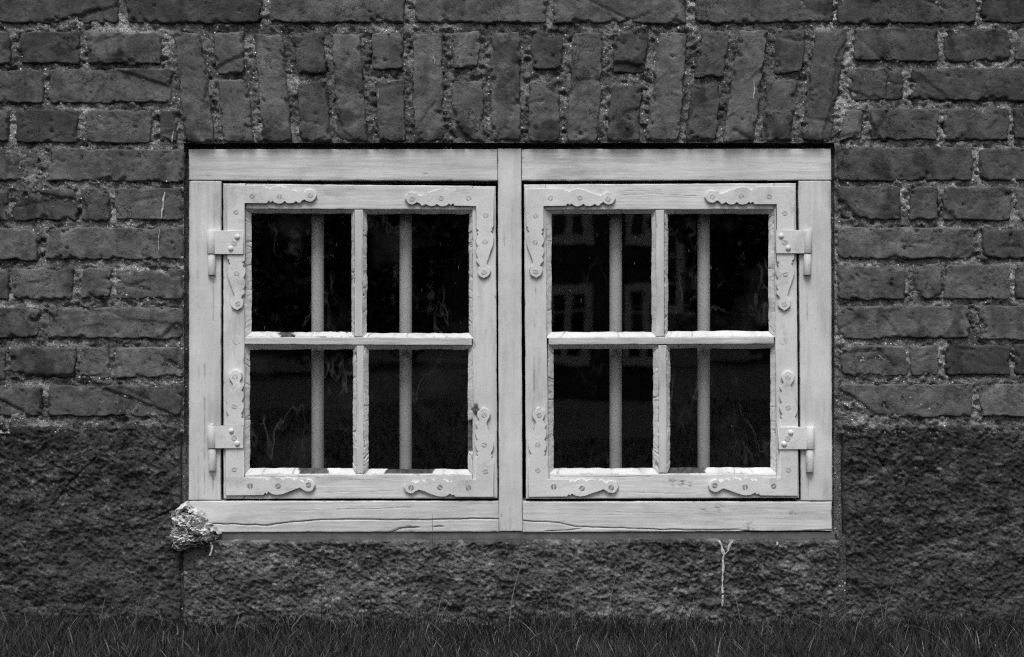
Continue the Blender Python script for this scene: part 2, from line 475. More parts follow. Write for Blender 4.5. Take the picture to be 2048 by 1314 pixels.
BRICK = 0.107
def make_brick(q, key, arch=False, half=None, name='brick'):
    r = random.Random(key * 7 + 3)
    gw = 0.6 if arch else 1.5
    mx_, my_ = sum(p[0] for p in q) / 4, sum(p[1] for p in q) / 4
    q = [(x + (gw if x > mx_ else -gw), y + (1.6 if y > my_ else -1.6)) for x, y in q]
    U, V, wu, hv = quad_grid(q, 3.2, 3.2, (0.0, 0.8, 2.0, 3.8, 6.0))
    a = np.minimum(U, wu - U); b = np.minimum(V, hv - V)
    # rounded corners
    Un, Vn = U.copy(), V.copy()
    for cu in (0, 1):
        for cv in (0, 1):
            rad = r.choice([3, 5, 6, 8, 10, 13, 17])
            uu = (wu - U) if cu else U; vv = (hv - V) if cv else V
            m = (uu < rad) & (vv < rad)
            p = np.where(m, (rad - uu) / rad, 0); s = np.where(m, (rad - vv) / rad, 0)
            p2 = p * np.sqrt(1 - s * s / 2); s2 = s * np.sqrt(1 - p * p / 2)
            nu_ = rad - rad * p2; nv_ = rad - rad * s2
            Un = np.where(m, (wu - nu_) if cu else nu_, Un)
            Vn = np.where(m, (hv - nv_) if cv else nv_, Vn)
    px, py = quad_map(q, Un, Vn, wu, hv)
    x0, y0 = px.copy(), py.copy()
    edge = np.exp(-np.minimum(a, b) / 9.0)
    px = px + edge * (2.4 * fbm(x0 / 34, y0 / 34, 2, key) + 2.2 * fbm(x0 / 10, y0 / 10, 3, key + 5))
    py = py + edge * (2.4 * fbm(x0 / 38, y0 / 38, 2, key + 9) + 2.2 * fbm(x0 / 10, y0 / 10, 3, key + 15))
    e = np.minimum(a, b)
    rnd = 2.8 + 1.6 * fbm(px / 20, py / 20, 2, key + 17)
    h = -0.0046 * (1 - np.sqrt(np.clip(1 - (1 - np.clip(e / rnd, 0, 1)) ** 2, 0, 1)))
    h += 0.0009 * fbm(px / 45, py / 45, 3, key + 20) + 0.0006 * fbm(px / 11, py / 11, 3, key + 22)
    # pits
    pit = fbm(px / 7, py / 7, 2, key + 33)
    h -= 0.0022 * sstep(0.52, 0.75, pit)
    # edge chips
    chip = fbm(px / 16, py / 16, 3, key + 41) + 0.9 * np.exp(-e / 4.5) - 0.45
    h -= 0.0050 * sstep(0.17, 0.34, chip)
    col = np.ones_like(h)
    # a spalled corner or side
    if r.random() < 0.42:
        ang = r.uniform(0, 2 * math.pi)
        ca, sa = math.cos(ang), math.sin(ang)
        ext = abs(ca) * wu / 2 + abs(sa) * hv / 2
        d = (U - wu / 2) * ca + (V - hv / 2) * sa - ext * r.uniform(0.45, 0.8) + 9 * fbm(px / 22, py / 22, 3, key + 50)
        dep = r.uniform(0.002, 0.0055)
        s = sstep(-1.0, 1.6, d)
        h -= dep * s * (1 + 0.5 * fbm(px / 12, py / 12, 3, key + 52))
        col *= 1 - 0.16 * s
    # faint ridges left by the mould
    for _ in range(r.choice([1, 2, 2, 3, 4])):
        xa, ya = r.uniform(q[0][0], q[1][0]), r.uniform(q[0][1], q[3][1])
        an = r.uniform(0, math.pi); L = r.uniform(8, 55); wl = r.uniform(1.4, 3.0)
        d, sd = seg_dist(px + 3 * fbm(px / 12, py / 12, 2, key + 60), py, xa, ya, xa + L * math.cos(an), ya + L * math.sin(an))
        h += r.choice([-0.0026, -0.0018, -0.0012, 0.0010]) * np.exp(-(d / wl) ** 2)
        if r.random() < 0.4: h -= r.uniform(0.0008, 0.002) * sstep(-1, 1.5, sd) * np.exp(-(d / 14.0) ** 2)
    xs = [p[0] for p in q]; ys = [p[1] for p in q]
    for (xa, ya, xb, yb, w, dep, step) in CREASE:
        mx, my = (xa + xb) / 2, (ya + yb) / 2
        if min(xs) < mx < max(xs) and min(ys) - 2 < my < max(ys) + 2:
            wob = 2.5 * fbm(px / 14, py / 14, 3, 77)
            d, sd = seg_dist(px + wob, py + wob, xa, ya, xb, yb)
            h -= dep * np.exp(-(d / (w * 0.6)) ** 2)
            if step:
                h -= step * sstep(-1, 2, -sd) * np.exp(-(d / 30.0) ** 2)
    h += r.uniform(-0.0018, 0.0016)
    h += (U / wu - 0.5) * r.uniform(-0.0015, 0.0015) + (V / hv - 0.5) * r.uniform(-0.001, 0.001)
    cx, cy = sum(xs) / 4, sum(ys) / 4
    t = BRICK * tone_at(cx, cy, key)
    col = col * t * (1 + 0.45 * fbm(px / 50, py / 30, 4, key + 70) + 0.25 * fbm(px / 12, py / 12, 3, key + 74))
    col *= 1 + 0.12 * np.exp(-e / 2.0)
    if arch:      # damp black stains along the lower ends of the flat arch
        edge_y = 262 + 34 * fbm(px / 70, py * 0 + 3.1, 3, 900)
        stain = sstep(-10, 12, py - edge_y + 22 * fbm(px / 20, py / 20, 3, 905)) * sstep(-0.25, 0.25, fbm(px / 90, py * 0, 2, 914) + 0.12)
        col *= 1 - 0.66 * stain
    if r.random() < (0.25 if arch else 0.5):
        st = sstep(0.15, 0.45, fbm(px / 40, py / 40, 3, key + 80))
        col *= 1 - r.uniform(0.25, 0.6) * st
    depth = -h
    if half is None:
        return relief(name, px, py, depth, 0.055, M_BRICK, wall, col)

key = 100
for (yt, yb), spans in A_ROWS:
    for (xa, xb) in spans:
        key += 1
        r = random.Random(key)
        j = lambda s: r.uniform(-s, s)
        q = [(xa + j(2), yt + j(2)), (xb + j(2), yt + j(2)), (xb + j(2), yb + j(2)), (xa + j(2), yb + j(2))]
        if xa == 1684 and yt == 218:
            q = [(1694, 221), (1725, 220), (1722, 277), (1681, 279)]
        if xb == 353:
            q = [(322, 222), (346, 221), (354, 283), (318, 284)]
        make_brick(q, key)

ARCH = [  # top-left, top-right, bottom-right, bottom-left ; full headers standing on end and cut pairs between them
 [(348, 65), (401, 66), (431, 283), (371, 284)],
 [(427, 68), (488, 64), (490, 146), (433, 149)], [(435, 160), (494, 160), (507, 282), (447, 282)],
 [(507, 66), (565, 70), (583, 281), (527, 282)],
 [(585, 68), (648, 66), (650, 143), (596, 146)], [(594, 166), (652, 164), (662, 280), (601, 281)],
 [(663, 70), (720, 68), (735, 281), (675, 282)],
 [(743, 67), (805, 66), (806, 136), (746, 138)], [(750, 160), (808, 161), (812, 281), (757, 281)],
 [(825, 66), (883, 66), (888, 282), (829, 282)],
 [(904, 66), (962, 63), (955, 135), (906, 136)], [(905, 163), (966, 163), (969, 281), (904, 281)],
 [(982, 65), (1041, 65), (1041, 281), (982, 281)],
 [(1062, 65), (1128, 66), (1123, 137), (1063, 139)], [(1060, 163), (1119, 163), (1118, 282), (1055, 282)],
 [(1147, 66), (1208, 64), (1195, 282), (1133, 282)],
 [(1228, 68), (1300, 66), (1289, 145), (1227, 147)], [(1222, 171), (1284, 170), (1278, 281), (1215, 281)],
 [(1320, 66), (1376, 66), (1357, 281), (1292, 281)],
 [(1405, 64), (1460, 62), (1448, 152), (1389, 154)], [(1386, 170), (1441, 168), (1432, 280), (1370, 282)],
 [(1480, 62), (1537, 60), (1508, 280), (1446, 282)],
 [(1554, 62), (1612, 60), (1602, 145), (1544, 148)], [(1535, 160), (1596, 160), (1582, 280), (1522, 282)],
 [(1632, 62), (1698, 58), (1661, 280), (1602, 282)],
]
for q in ARCH:
    key += 1
    make_brick(q, key, arch=True, name='arch_brick')

# crumbling mortar: one rough sheet set back between the bricks, with the window opening left out
OPEN_X0, OPEN_X1, OPEN_Y0 = 366, 1672, 286
def mortar_sheet():
    gx = np.arange(-240, 2290, 3.0); gy = np.arange(-60, 868, 3.0)
    px, py = np.meshgrid(gx, gy)
    deep = fbm(px / 60, py / 42, 3, 300)
    archm = sstep(340, 372, px) * (1 - sstep(1660, 1700, px)) * sstep(52, 66, py)
    h = -0.0066 + 0.0034 * deep - 0.0012 * archm + 0.0030 * fbm(px / 13, py / 10, 3, 302) + 0.0022 * fbm(px / 5.5, py / 4.8, 2, 303)
    lum = fbm(px / 8, py / 7, 2, 305)
    h += 0.0034 * sstep(0.30, 0.6, lum) - 0.0065 * sstep(0.25, 0.55, fbm(px / 17, py / 11, 3, 306))
    col = 0.178 * (1 + 0.4 * fbm(px / 60, py / 40, 4, 307) + 0.5 * fbm(px / 8, py / 6.5, 3, 308))
    # paler mortar where joints were pointed again, mostly right of the window and over the arch
    newer = sstep(0.05, 0.35, fbm(px / 120, py / 45, 3, 309) + 0.30 * sstep(1600, 1720, px) + 0.25 * np.exp(-((py - 54) / 8.0) ** 2) * sstep(600, 700, px))
    col *= 1 + 0.75 * newer
    col *= 1 - 0.15 * archm
    V = W(px, py, 0.0); V[..., 1] = -h
    nv, nu = px.shape
    F = grid_faces(nv, nu)
    cx = (px[:-1, :-1] + px[1:, 1:]).ravel() / 2; cy = (py[:-1, :-1] + py[1:, 1:]).ravel() / 2
    keep = ~((cx > OPEN_X0) & (cx < OPEN_X1) & (cy > OPEN_Y0))
    return mesh_obj('mortar', V.reshape(-1, 3), F[keep], M_MORTAR, wall, np.clip(col, 0.02, 0.6).ravel())
mortar_sheet()

# solid masonry behind the face, leaving the opening free
def slab_box(name, x0, x1, y0, y1, z0, z1, mat, parent=None, col=1.0):
    V = [(x0, y0, z0), (x1, y0, z0), (x1, y1, z0), (x0, y1, z0), (x0, y0, z1), (x1, y0, z1), (x1, y1, z1), (x0, y1, z1)]
    F = np.array([(0, 1, 5, 4), (1, 2, 6, 5), (2, 3, 7, 6), (3, 0, 4, 7), (4, 5, 6, 7), (3, 2, 1, 0)])
    return mesh_obj(name, V, F, mat, parent, np.full(8, col), smooth=False)

def wx(px): return (px - 1024.0) / PXM
def wz(py): return ZC + (657.0 - py) / PXM
XL, XR, ZT, ZB = wx(366), wx(1673), wz(286), wz(1080)
slab_box('masonry_core', -8, XL, 0.024, 0.30, -0.4, 5.5, M_MORTAR, wall, 0.16)
slab_box('masonry_core', XR, 8, 0.024, 0.30, -0.4, 5.5, M_MORTAR, wall, 0.16)
slab_box('masonry_core', XL, XR, 0.025, 0.30, ZT, 5.5, M_MORTAR, wall, 0.16)
slab_box('masonry_core', XL, XR, 0.025, 0.30, -0.4, ZB, M_MORTAR, wall, 0.16)

# the wall goes on outside the picture: brickwork past the frame as one mass
def outer_brickwork():
    Vs, Fs, Cs, off = [], [], [], 0
    r = random.Random(5)
    def one(x0, x1, y0, y1):
        nonlocal off
        b = 3.0
        d = r.uniform(-0.0015, 0.002)
        xs = np.array([x0, x0 + b, x1 - b, x1]); ys = np.array([y0, y0 + b, y1 - b, y1])
        px, py = np.meshgrid(xs, ys)
        px = px + rng.uniform(-1.2, 1.2, px.shape); py = py + rng.uniform(-1.2, 1.2, py.shape)
        dep = np.full(px.shape, d + 0.003); dep[1:-1, 1:-1] = d
        c = np.full(px.shape, BRICK * r.uniform(0.7, 1.15))
        V, F, cc = relief_data(px, py, dep, 0.05, c)
        Vs.append(V); Cs.append(cc); Fs.append([f + off for f in F]); off += len(V)
    pitch = 79.0
    for row in range(-16, 11):
        yt = 64 + (row - 1) * pitch - 10; yb = yt + 61
        if row >= 0:
            yt = 62 + (row - 1) * 71 + 0; 
            yt = [-30, 62, 139, 220, 298, 377, 457, 535, 614, 693, 771][row]; yb = yt + 61
            ranges = [(-1500, -205 if row % 2 == 0 and row else -125), (2245 if row % 2 == 0 else 2165, 3500)]
            if row == 0: ranges = [(-1500, -55), (2252, 3500)]
        else:
            yt = -30 + row * pitch; yb = yt + 62
            ranges = [(-1500, 3500)]
        for (xa, xb) in ranges:
            if xa == -1500:
                x = xb; k = row
                while x > xa:
                    w = 265 if row % 2 == 0 else 125
                    if row < 0 and row % 2: w = 128
                    one(x - w, x, yt, yb); x -= w + 17
            else:
                x = xa
                while x < xb:
                    w = 265 if row % 2 == 0 else 125
                    one(x, x + w, yt, yb); x += w + 17
    F = [np.concatenate([f[i] for f in Fs]) for i in range(3)]
    o = mesh_obj('brickwork', np.concatenate(Vs), F, M_BRICK, wall, np.concatenate(Cs))
    tag(o, kind='stuff')
outer_brickwork()
# mortar bed behind that outer brickwork
for (x0, x1, y0, y1) in ((-1520, -239, -1320, 868), (2288, 3520, -1320, 868), (-239, 2288, -1320, -58)):
    a = W(np.array([x0, x1]), np.array([y1, y0]), 0.0)
    slab_box('mortar_bed', a[0, 0], a[1, 0], 0.008, 0.0235, a[0, 2], a[1, 2], M_MORTAR, wall, 0.2)

# mortar filling between the brick jambs and the window frame, set back
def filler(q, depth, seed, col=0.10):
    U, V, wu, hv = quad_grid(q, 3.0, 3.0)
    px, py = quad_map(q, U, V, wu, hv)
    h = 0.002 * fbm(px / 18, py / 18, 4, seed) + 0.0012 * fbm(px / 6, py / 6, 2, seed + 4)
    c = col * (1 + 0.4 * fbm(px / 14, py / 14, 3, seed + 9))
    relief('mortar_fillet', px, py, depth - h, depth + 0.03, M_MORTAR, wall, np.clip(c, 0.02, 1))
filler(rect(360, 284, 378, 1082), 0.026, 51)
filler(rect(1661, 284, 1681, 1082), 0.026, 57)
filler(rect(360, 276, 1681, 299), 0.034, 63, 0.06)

# white splashes on the bricks
def streak(pts, w, depth, parent, name, mat):
    P = np.array(pts, float)
    L = np.concatenate([[0], np.cumsum(np.hypot(*np.diff(P, axis=0).T))])
    n = max(4, int(L[-1] / 2.0)); t = np.linspace(0, L[-1], n)
    x = np.interp(t, L, P[:, 0]); y = np.interp(t, L, P[:, 1])
    sd = int(abs(P[0, 0] * 7 + P[0, 1]))
    x = x + 1.6 * fbm(t / 12, t * 0, 3, sd)
    ww = w * np.clip(0.8 + 0.9 * fbm(t / 15, t * 0 + 2, 3, sd + 2), 0.2, 1.3) * np.clip(0.75 + 0.4 * np.sin(np.pi * t / L[-1]), 0.2, 1)
    px = np.stack([x - ww, x - .4 * ww, x + .4 * ww, x + ww], -1); py = np.repeat(y[:, None], 4, 1)
    V = W(px, py, depth); V[:, 1:3, 1] -= 0.0009; V[:, :, 1] += 0.001 * fbm(px / 9, py / 9, 2, sd + 5)
    return mesh_obj(name, V.reshape(-1, 3), grid_faces(n, 4), mat, parent)
for pts, w in (([(347, 262), (345, 272), (345, 284)], 1.2), ([(330, 384), (327, 398), (326, 412), (323, 436)], 2.0),
               ([(319, 458), (318, 480), (318, 500)], 0.9), ([(333, 360), (333, 364)], 1.8), ([(868, 112), (869, 128)], 1.2),
               ([(1507, 160), (1509, 178), (1507, 198)], 3.0), ([(757, 178), (755, 200)], 0.8), ([(1728, 150), (1729, 160)], 1.0)):
    streak(pts, w * 0.75, -0.0016, wall, 'paint_streak', M_DRIP)

# ------------------------------------------------------------------ rough stone plinth
plinth = empty('stone_plinth')
tag(plinth, 'rough dark hewn stone base course below the bricks and under the window', 'plinth')
def stone(q, seed, base, depth, step=2.3):
    U, V, wu, hv = quad_grid(q, step, step, (0, 1.2, 3, 6))
    px, py = quad_map(q, U, V, wu, hv)
    e = np.minimum(np.minimum(U, wu - U), np.minimum(V, hv - V))
    ed = np.exp(-e / 7.0)
    qx = px + ed * 2.5 * fbm(px / 22, py / 22, 3, seed + 3); qy = py + ed * 3.0 * fbm(px / 26, py / 26, 3, seed + 4)
    sx = px + 6 * fbm(px / 30, py / 30, 2, seed + 30); sy = py + 6 * fbm(px / 30, py / 30, 2, seed + 31) 
    lump = fbm(sx / 27, sy / 21, 4, seed, 0.58)
    amp = 0.75 + 0.55 * fbm(px / 150, py / 100, 2, seed + 40)
    h = 0.0064 * amp * lump + 0.0048 * fbm(px / 62, py / 40, 2, seed + 41) + 0.0030 * fbm(sx / 11, sy / 9.5, 3, seed + 1, 0.65) + 0.0032 * fbm(px / 5, py / 4.5, 2, seed + 2)
    h += 0.004 * fbm(px / 110, py / 110, 2, seed + 5)
    h -= 0.006 * (1 - np.sqrt(np.clip(1 - (1 - np.clip(e / 6, 0, 1)) ** 2, 0, 1)))
    c = base * (1 + 0.35 * fbm(px / 80, py / 60, 4, seed + 6) + 1.5 * sstep(0.12, 0.5, fbm(px / 17, py / 9, 4, seed + 7, 0.6)) + 0.5 * fbm(px / 200, py / 120, 3, seed + 9) + 0.55 * fbm(px / 6, py / 5, 3, seed + 8, 0.7) + 0.5 * fbm(px / 34, py / 22, 3, seed + 10))
    for (xa, ya, xb, yb) in ((105, 1010, 140, 965), (140, 965, 182, 925), (182, 925, 196, 912), (300, 1040, 362, 1012), (1745, 900, 1790, 960)):
        d, _ = seg_dist(px + 2 * fbm(px / 14, py / 14, 2, 9), py, xa, ya, xb, yb)
        k = np.exp(-(d / 1.3) ** 2); h = h - 0.004 * k; c = c * (1 - 0.6 * k)
    sp = fbm(px / 4.2, py / 3.6, 2, seed + 50)
    c = c + 0.16 * sstep(0.55, 0.75, sp) * sstep(-0.1, 0.4, fbm(px / 90, py / 60, 2, seed + 51))
    return relief('stone_block', qx, qy, depth - h, 0.12, M_STONE, plinth, np.clip(c, 0.02, 0.5))
STONE = 0.066
stone([(-330, 851), (359, 851), (362, 1300), (-330, 1300)], 401, STONE * 0.70, 0.004)
b_mid = stone([(367, 1081), (1679, 1080), (1682, 1300), (366, 1300)], 431, STONE * 1.3, 0.0, 2.0)
stone([(1686, 850), (2380, 850), (2380, 1300), (1689, 1300)], 461, STONE * 0.78, 0.004)
slab_box('stone_block', -6, wx(-333), -0.004, 0.12, -0.3, wz(853), M_STONE, plinth, STONE)
slab_box('stone_block', wx(2383), 6, -0.004, 0.12, -0.3, wz(853), M_STONE, plinth, STONE)
# joints between the blocks
def joint(q, seed, depth, c0):
    U, V, wu, hv = quad_grid(q, 3.0, 3.0)
    px, py = quad_map(q, U, V, wu, hv)
    h = 0.002 * fbm(px / 12, py / 20, 4, seed)
    c = c0 * (1 + 0.3 * fbm(px / 10, py / 16, 3, seed + 2))
    relief('mortar_joint', px, py, depth - h, 0.1, M_MORTAR, plinth, c)
joint(rect(357, 1070, 372, 1300), 21, 0.010, 0.06)
joint(rect(1675, 1070, 1692, 1300), 27, 0.002, 0.085)
# paint drips that ran down the middle stone from the frame
for pts, w in (([(1437, 1080), (1442, 1088), (1445, 1098), (1447, 1108)], 5.5), ([(1447, 1108), (1446, 1130), (1446, 1150), (1445, 1172), (1445, 1186)], 2.9),
               ([(1445, 1190), (1445, 1200), (1444, 1212)], 1.9), ([(1467, 1080), (1459, 1090), (1456, 1102), (1449, 1108)], 2.2),
               ([(1555, 1083), (1555, 1090)], 2.6), ([(1480, 1078), (1466, 1081)], 1.5)):
    streak(pts, w, -0.0068, b_mid, 'paint_drip', M_DRIP)

# ------------------------------------------------------------------ window frame
FRAME_D = 0.015
frame = empty('window_frame', (0, 0, 0))
tag(frame, 'white painted wooden outer window frame with centre post, set in the brick opening', 'window frame')

def timber(name, q, depth, back, mat, parent, horiz, seed, cracks=(), blots=(), r_edge=2.2, tone=1.0, su=None, sv=None):
    su = su or (5.0 if horiz else 2.4); sv = sv or (1.4 if horiz else 5.0)
    U, V, wu, hv = quad_grid(q, su, sv, (0.0, 0.7, 1.6, 3.0))
    px, py = quad_map(q, U, V, wu, hv)
    e = np.minimum(np.minimum(U, wu - U), np.minimum(V, hv - V))
    g = (px / 90, py / 4.0) if horiz else (px / 4.0, py / 90)
    h = 0.00022 * fbm(g[0], g[1], 3, seed) + 0.0004 * fbm(px / 120, py / 120, 2, seed + 1)
    h -= 0.0016 * (1 - np.sqrt(np.clip(1 - (1 - np.clip(e / r_edge, 0, 1)) ** 2, 0, 1)))
    edn = np.exp(-e / 3.0)
    px = px + edn * 0.5 * fbm(px / 25, py / 25, 3, seed + 2); py = py + edn * 0.5 * fbm(px / 25, py / 25, 3, seed + 3)
    col = tone * (1 + 0.08 * fbm(px / 160, py / 160, 3, seed + 5)) * (1 - 0.10 * sstep(0.0, 0.5, fbm(px / (220 if horiz else 9), py / (9 if horiz else 220), 3, seed + 7)))
    col = col * (1 - 0.22 * np.exp(-e / 3.5) * sstep(-0.2, 0.4, fbm(px / 40, py / 40, 3, seed + 6)))
    # paint flaked at the arrises
    fl = fbm(px / 14, py / 14, 3, seed + 8) + 0.75 * np.exp(-e / 1.6) - 0.72
    s = sstep(0.10, 0.25, fl); h -= 0.0005 * s; col = col * (1 - 0.45 * s)
    for (pts, w, dep) in cracks:
        dmin = np.full(px.shape, 1e9)
        wob = 1.8 * fbm(px / 30, py / 30, 4, seed + 12, 0.65)
        for (a, b) in zip(pts[:-1], pts[1:]):
            d, _ = seg_dist(px, py + wob if horiz else py, a[0], a[1], b[0], b[1]) if horiz else seg_dist(px + wob, py, a[0], a[1], b[0], b[1])
            dmin = np.minimum(dmin, d)
        w = w * 0.72
        k = np.exp(-(dmin / w) ** 2)
        h = h - dep * k; col = col * (1 - min(0.8, dep / 0.0026) * k)
        h = h + 0.0003 * np.exp(-((dmin - 2.5 * w) / (2 * w)) ** 2) * (fbm(px / 12, py / 12, 2, seed + 15) > 0)
    for (bx, by, br, dark) in blots:
        d = np.hypot(px - bx, py - by) + br * 0.8 * fbm(px / (br * 0.8), py / (br * 0.8), 3, seed + 18)
        k = sstep(br, br * 0.5, d)
        rough = 0.5 + 0.5 * fbm(px / 3, py / 3, 2, seed + 21)
        sp = sstep(0.0, 0.3, fbm(px / 4.0, py / 2.6, 3, seed + 22)) if dark < 0.9 else 0.6 + 0.6 * rough
        col = col * (1 - dark * k * sp); h = h - 0.0006 * k * sp
    return relief(name, px, py, depth - h, back, mat, parent, np.clip(col, 0.04, 1.2))

BK = 0.085
timber('head', [(377, 298), (994.6, 298), (995, 361), (378, 361)], FRAME_D, BK, M_WOOD_H, frame, True, 1, blots=[(850, 352, 6, .5), (420, 350, 5, .4)])
timber('head', [(1043.4, 298), (1662, 297), (1663, 360.5), (1043.4, 361)], FRAME_D, BK, M_WOOD_H, frame, True, 2, blots=[(1500, 330, 5, .4)])
timber('jamb', [(378, 361.8), (443, 361.8), (441, 1000.6), (377, 1000.6)], FRAME_D + .0005, BK, M_WOOD_V, frame, False, 3,
       [([(409, 720), (410, 850), (409, 990)], 0.8, .0012), ([(427, 560), (427, 640)], 0.8, .001), ([(396, 480), (397, 1000)], 0.6, .0005), ([(425, 940), (427, 1000)], 1.0, .0012)],
       [(426, 955, 7, .5), (405, 430, 4, .5)])
timber('jamb', [(1597, 361.3), (1662.5, 361), (1665, 1001.5), (1602, 1001.5)], FRAME_D + .0005, BK, M_WOOD_V, frame, False, 4,
       [([(1615, 575), (1614, 640)], .8, .001), ([(1617, 950), (1616, 1000)], 1.0, .0012), ([(1637, 420), (1636, 500)], .7, .0006)], [(1623, 960, 7, .55)])
timber('mullion', [(995.4, 297), (1042.6, 297), (1045, 1063), (998, 1063)], FRAME_D - .0006, BK, M_WOOD_V, frame, False, 5,
       [([(1008, 420), (1008, 490)], .8, .001), ([(1020, 1020), (1019, 1060)], 1.0, .0015), ([(999, 1028), (1012, 1034), (1012, 1062)], .9, .001)])
timber('bottom_rail', [(378, 1002), (997.6, 1002), (997.6, 1064), (378, 1065)], FRAME_D - .001, BK, M_WOOD_H, frame, True, 6,
       [([(400, 1046), (430, 1047.5), (534, 1050.6), (582, 1044), (640, 1040), (700, 1038.5), (860, 1040), (930, 1037), (998, 1038)], 1.4, .003),
        ([(784, 1064), (801, 1057), (835, 1055)], 1.6, .003), ([(866, 1054), (888, 1053)], 1.6, .002), ([(674, 1019), (760, 1017), (820, 1015)], .9, .001),
        ([(560, 1021), (640, 1020)], .7, .0006)], [(815, 1057, 10, .5), (876, 1054, 7, .6), (700, 1007, 5, .3)])
timber('bottom_rail', [(1045.4, 1003), (1664, 1003.5), (1664, 1062), (1045.4, 1065)], FRAME_D - .001, BK, M_WOOD_H, frame, True, 7,
       [([(1047, 1042), (1119, 1045), (1153, 1054), (1250, 1057), (1373, 1060), (1480, 1059)], 1.3, .0026), ([(1480, 1061), (1570, 1064), (1663, 1059)], 1.3, .002),
        ([(1200, 1025), (1420, 1027)], .7, .0006), ([(1090, 1063), (1160, 1058)], 1.2, .002)], [(1497, 1055, 13, .55), (1405, 1017, 12, .45), (1440, 1014, 12, .5), (1585, 1028, 6, .5)])
# weathered grey strip under the frame
timber('sill_strip', [(374, 1064), (1668, 1064), (1672, 1081), (374, 1081)], FRAME_D + 0.002, BK, M_SILL, frame, True, 9, r_edge=1.2)

# ------------------------------------------------------------------ the two casements
def poly_plate(name, pts, depth_front, thick, mat, parent, inset=1.3, seed=0):
    """flat iron plate of any outline with paint-softened edges; pts in photo px, any direction"""
    pts = np.array(pts, float)
    area = 0.5 * np.sum(pts[:, 0] * np.roll(pts[:, 1], -1) - np.roll(pts[:, 0], -1) * pts[:, 1])
    if area > 0: pts = pts[::-1]        # counter-clockwise seen from the camera (photo y runs down)
    n = len(pts)
    nxt = np.roll(pts, -1, 0) - pts; prv = pts - np.roll(pts, 1, 0)
    t = nxt / (np.linalg.norm(nxt, axis=1, keepdims=True) + 1e-9) + prv / (np.linalg.norm(prv, axis=1, keepdims=True) + 1e-9)
    t /= np.linalg.norm(t, axis=1, keepdims=True) + 1e-9
    nrm = np.stack([t[:, 1], -t[:, 0]], -1)     # photo px, pointing inward for this direction
    c = pts.mean(0)
    test = pts + nrm * 0.5
    a0 = abs(0.5 * np.sum(test[:, 0] * np.roll(test[:, 1], -1) - np.roll(test[:, 0], -1) * test[:, 1]))
    if a0 > abs(area): nrm = -nrm
    rings = [(0.0, thick), (0.0, 0.0011), (inset * 0.35, 0.0004), (inset, 0.0)]
    V = []
    for off, dd in rings:
        p = pts + nrm * off
        w = W(p[:, 0], p[:, 1], depth_front); w[:, 1] = depth_front + dd + 0.00025 * fbm(p[:, 0] / 30, p[:, 1] / 30, 2, seed)
        V.append(w)
    V = np.concatenate(V)
    a = np.arange(n); b = (a + 1) % n
    quads = np.concatenate([np.stack([k * n + a, k * n + b, (k + 1) * n + b, (k + 1) * n + a], -1) for k in range(3)])
    me = bpy.data.meshes.new(name)
    faces = [tuple(f) for f in quads] + [tuple(3 * n + a)]
    me.from_pydata([tuple(v) for v in V], [], faces)
    bm = bmesh.new(); bm.from_mesh(me)
    bmesh.ops.recalc_face_normals(bm, faces=bm.faces)
    bm.to_mesh(me); bm.free()
    at_ = me.attributes.new('Col', 'FLOAT_COLOR', 'POINT')
    cc = np.ones((len(V), 4), np.float32)
    fl = fbm(V[:, 0] * 160, V[:, 2] * 160, 3, seed + 4)
    cc[:, :3] = np.where((fl > 0.22) & (np.arange(len(V)) < 3 * n), 0.35, 1.0)[:, None]
    at_.data.foreach_set('color', cc.ravel())
    for i, p in enumerate(me.polygons): p.use_smooth = i < 3 * n
    me.materials.append(mat)
    return link(bpy.data.objects.new(name, me), parent)

def arm(s):
    out = [(76, 0), (79, 4.5), (82.5, 2.5), (86, 6.5), (90, 3.5), (95, 1), (104, 0), (113, 1.5), (126, 6), (138, 10.5), (149, 14.5), (151.5, 13)]
    out = [(u + s, v) for u, v in out]
    for k in range(19):
        an = math.radians(-135 + 275 * k / 18)
        rr = 13.2 + (1.8 if k == 9 else 0)
        out.append((165 + s + rr * math.cos(an), 20 + rr * math.sin(an)))
    out += [(u + s, v) for u, v in [(150, 31.5), (146, 36), (141, 35), (137.5, 32), (133, 35.5), (126, 36.8), (119, 35.5), (115, 32), (110, 36), (103, 37.2), (96, 35.5), (91, 31.5), (87, 34.5), (83.5, 31), (80, 36)]]
    return out

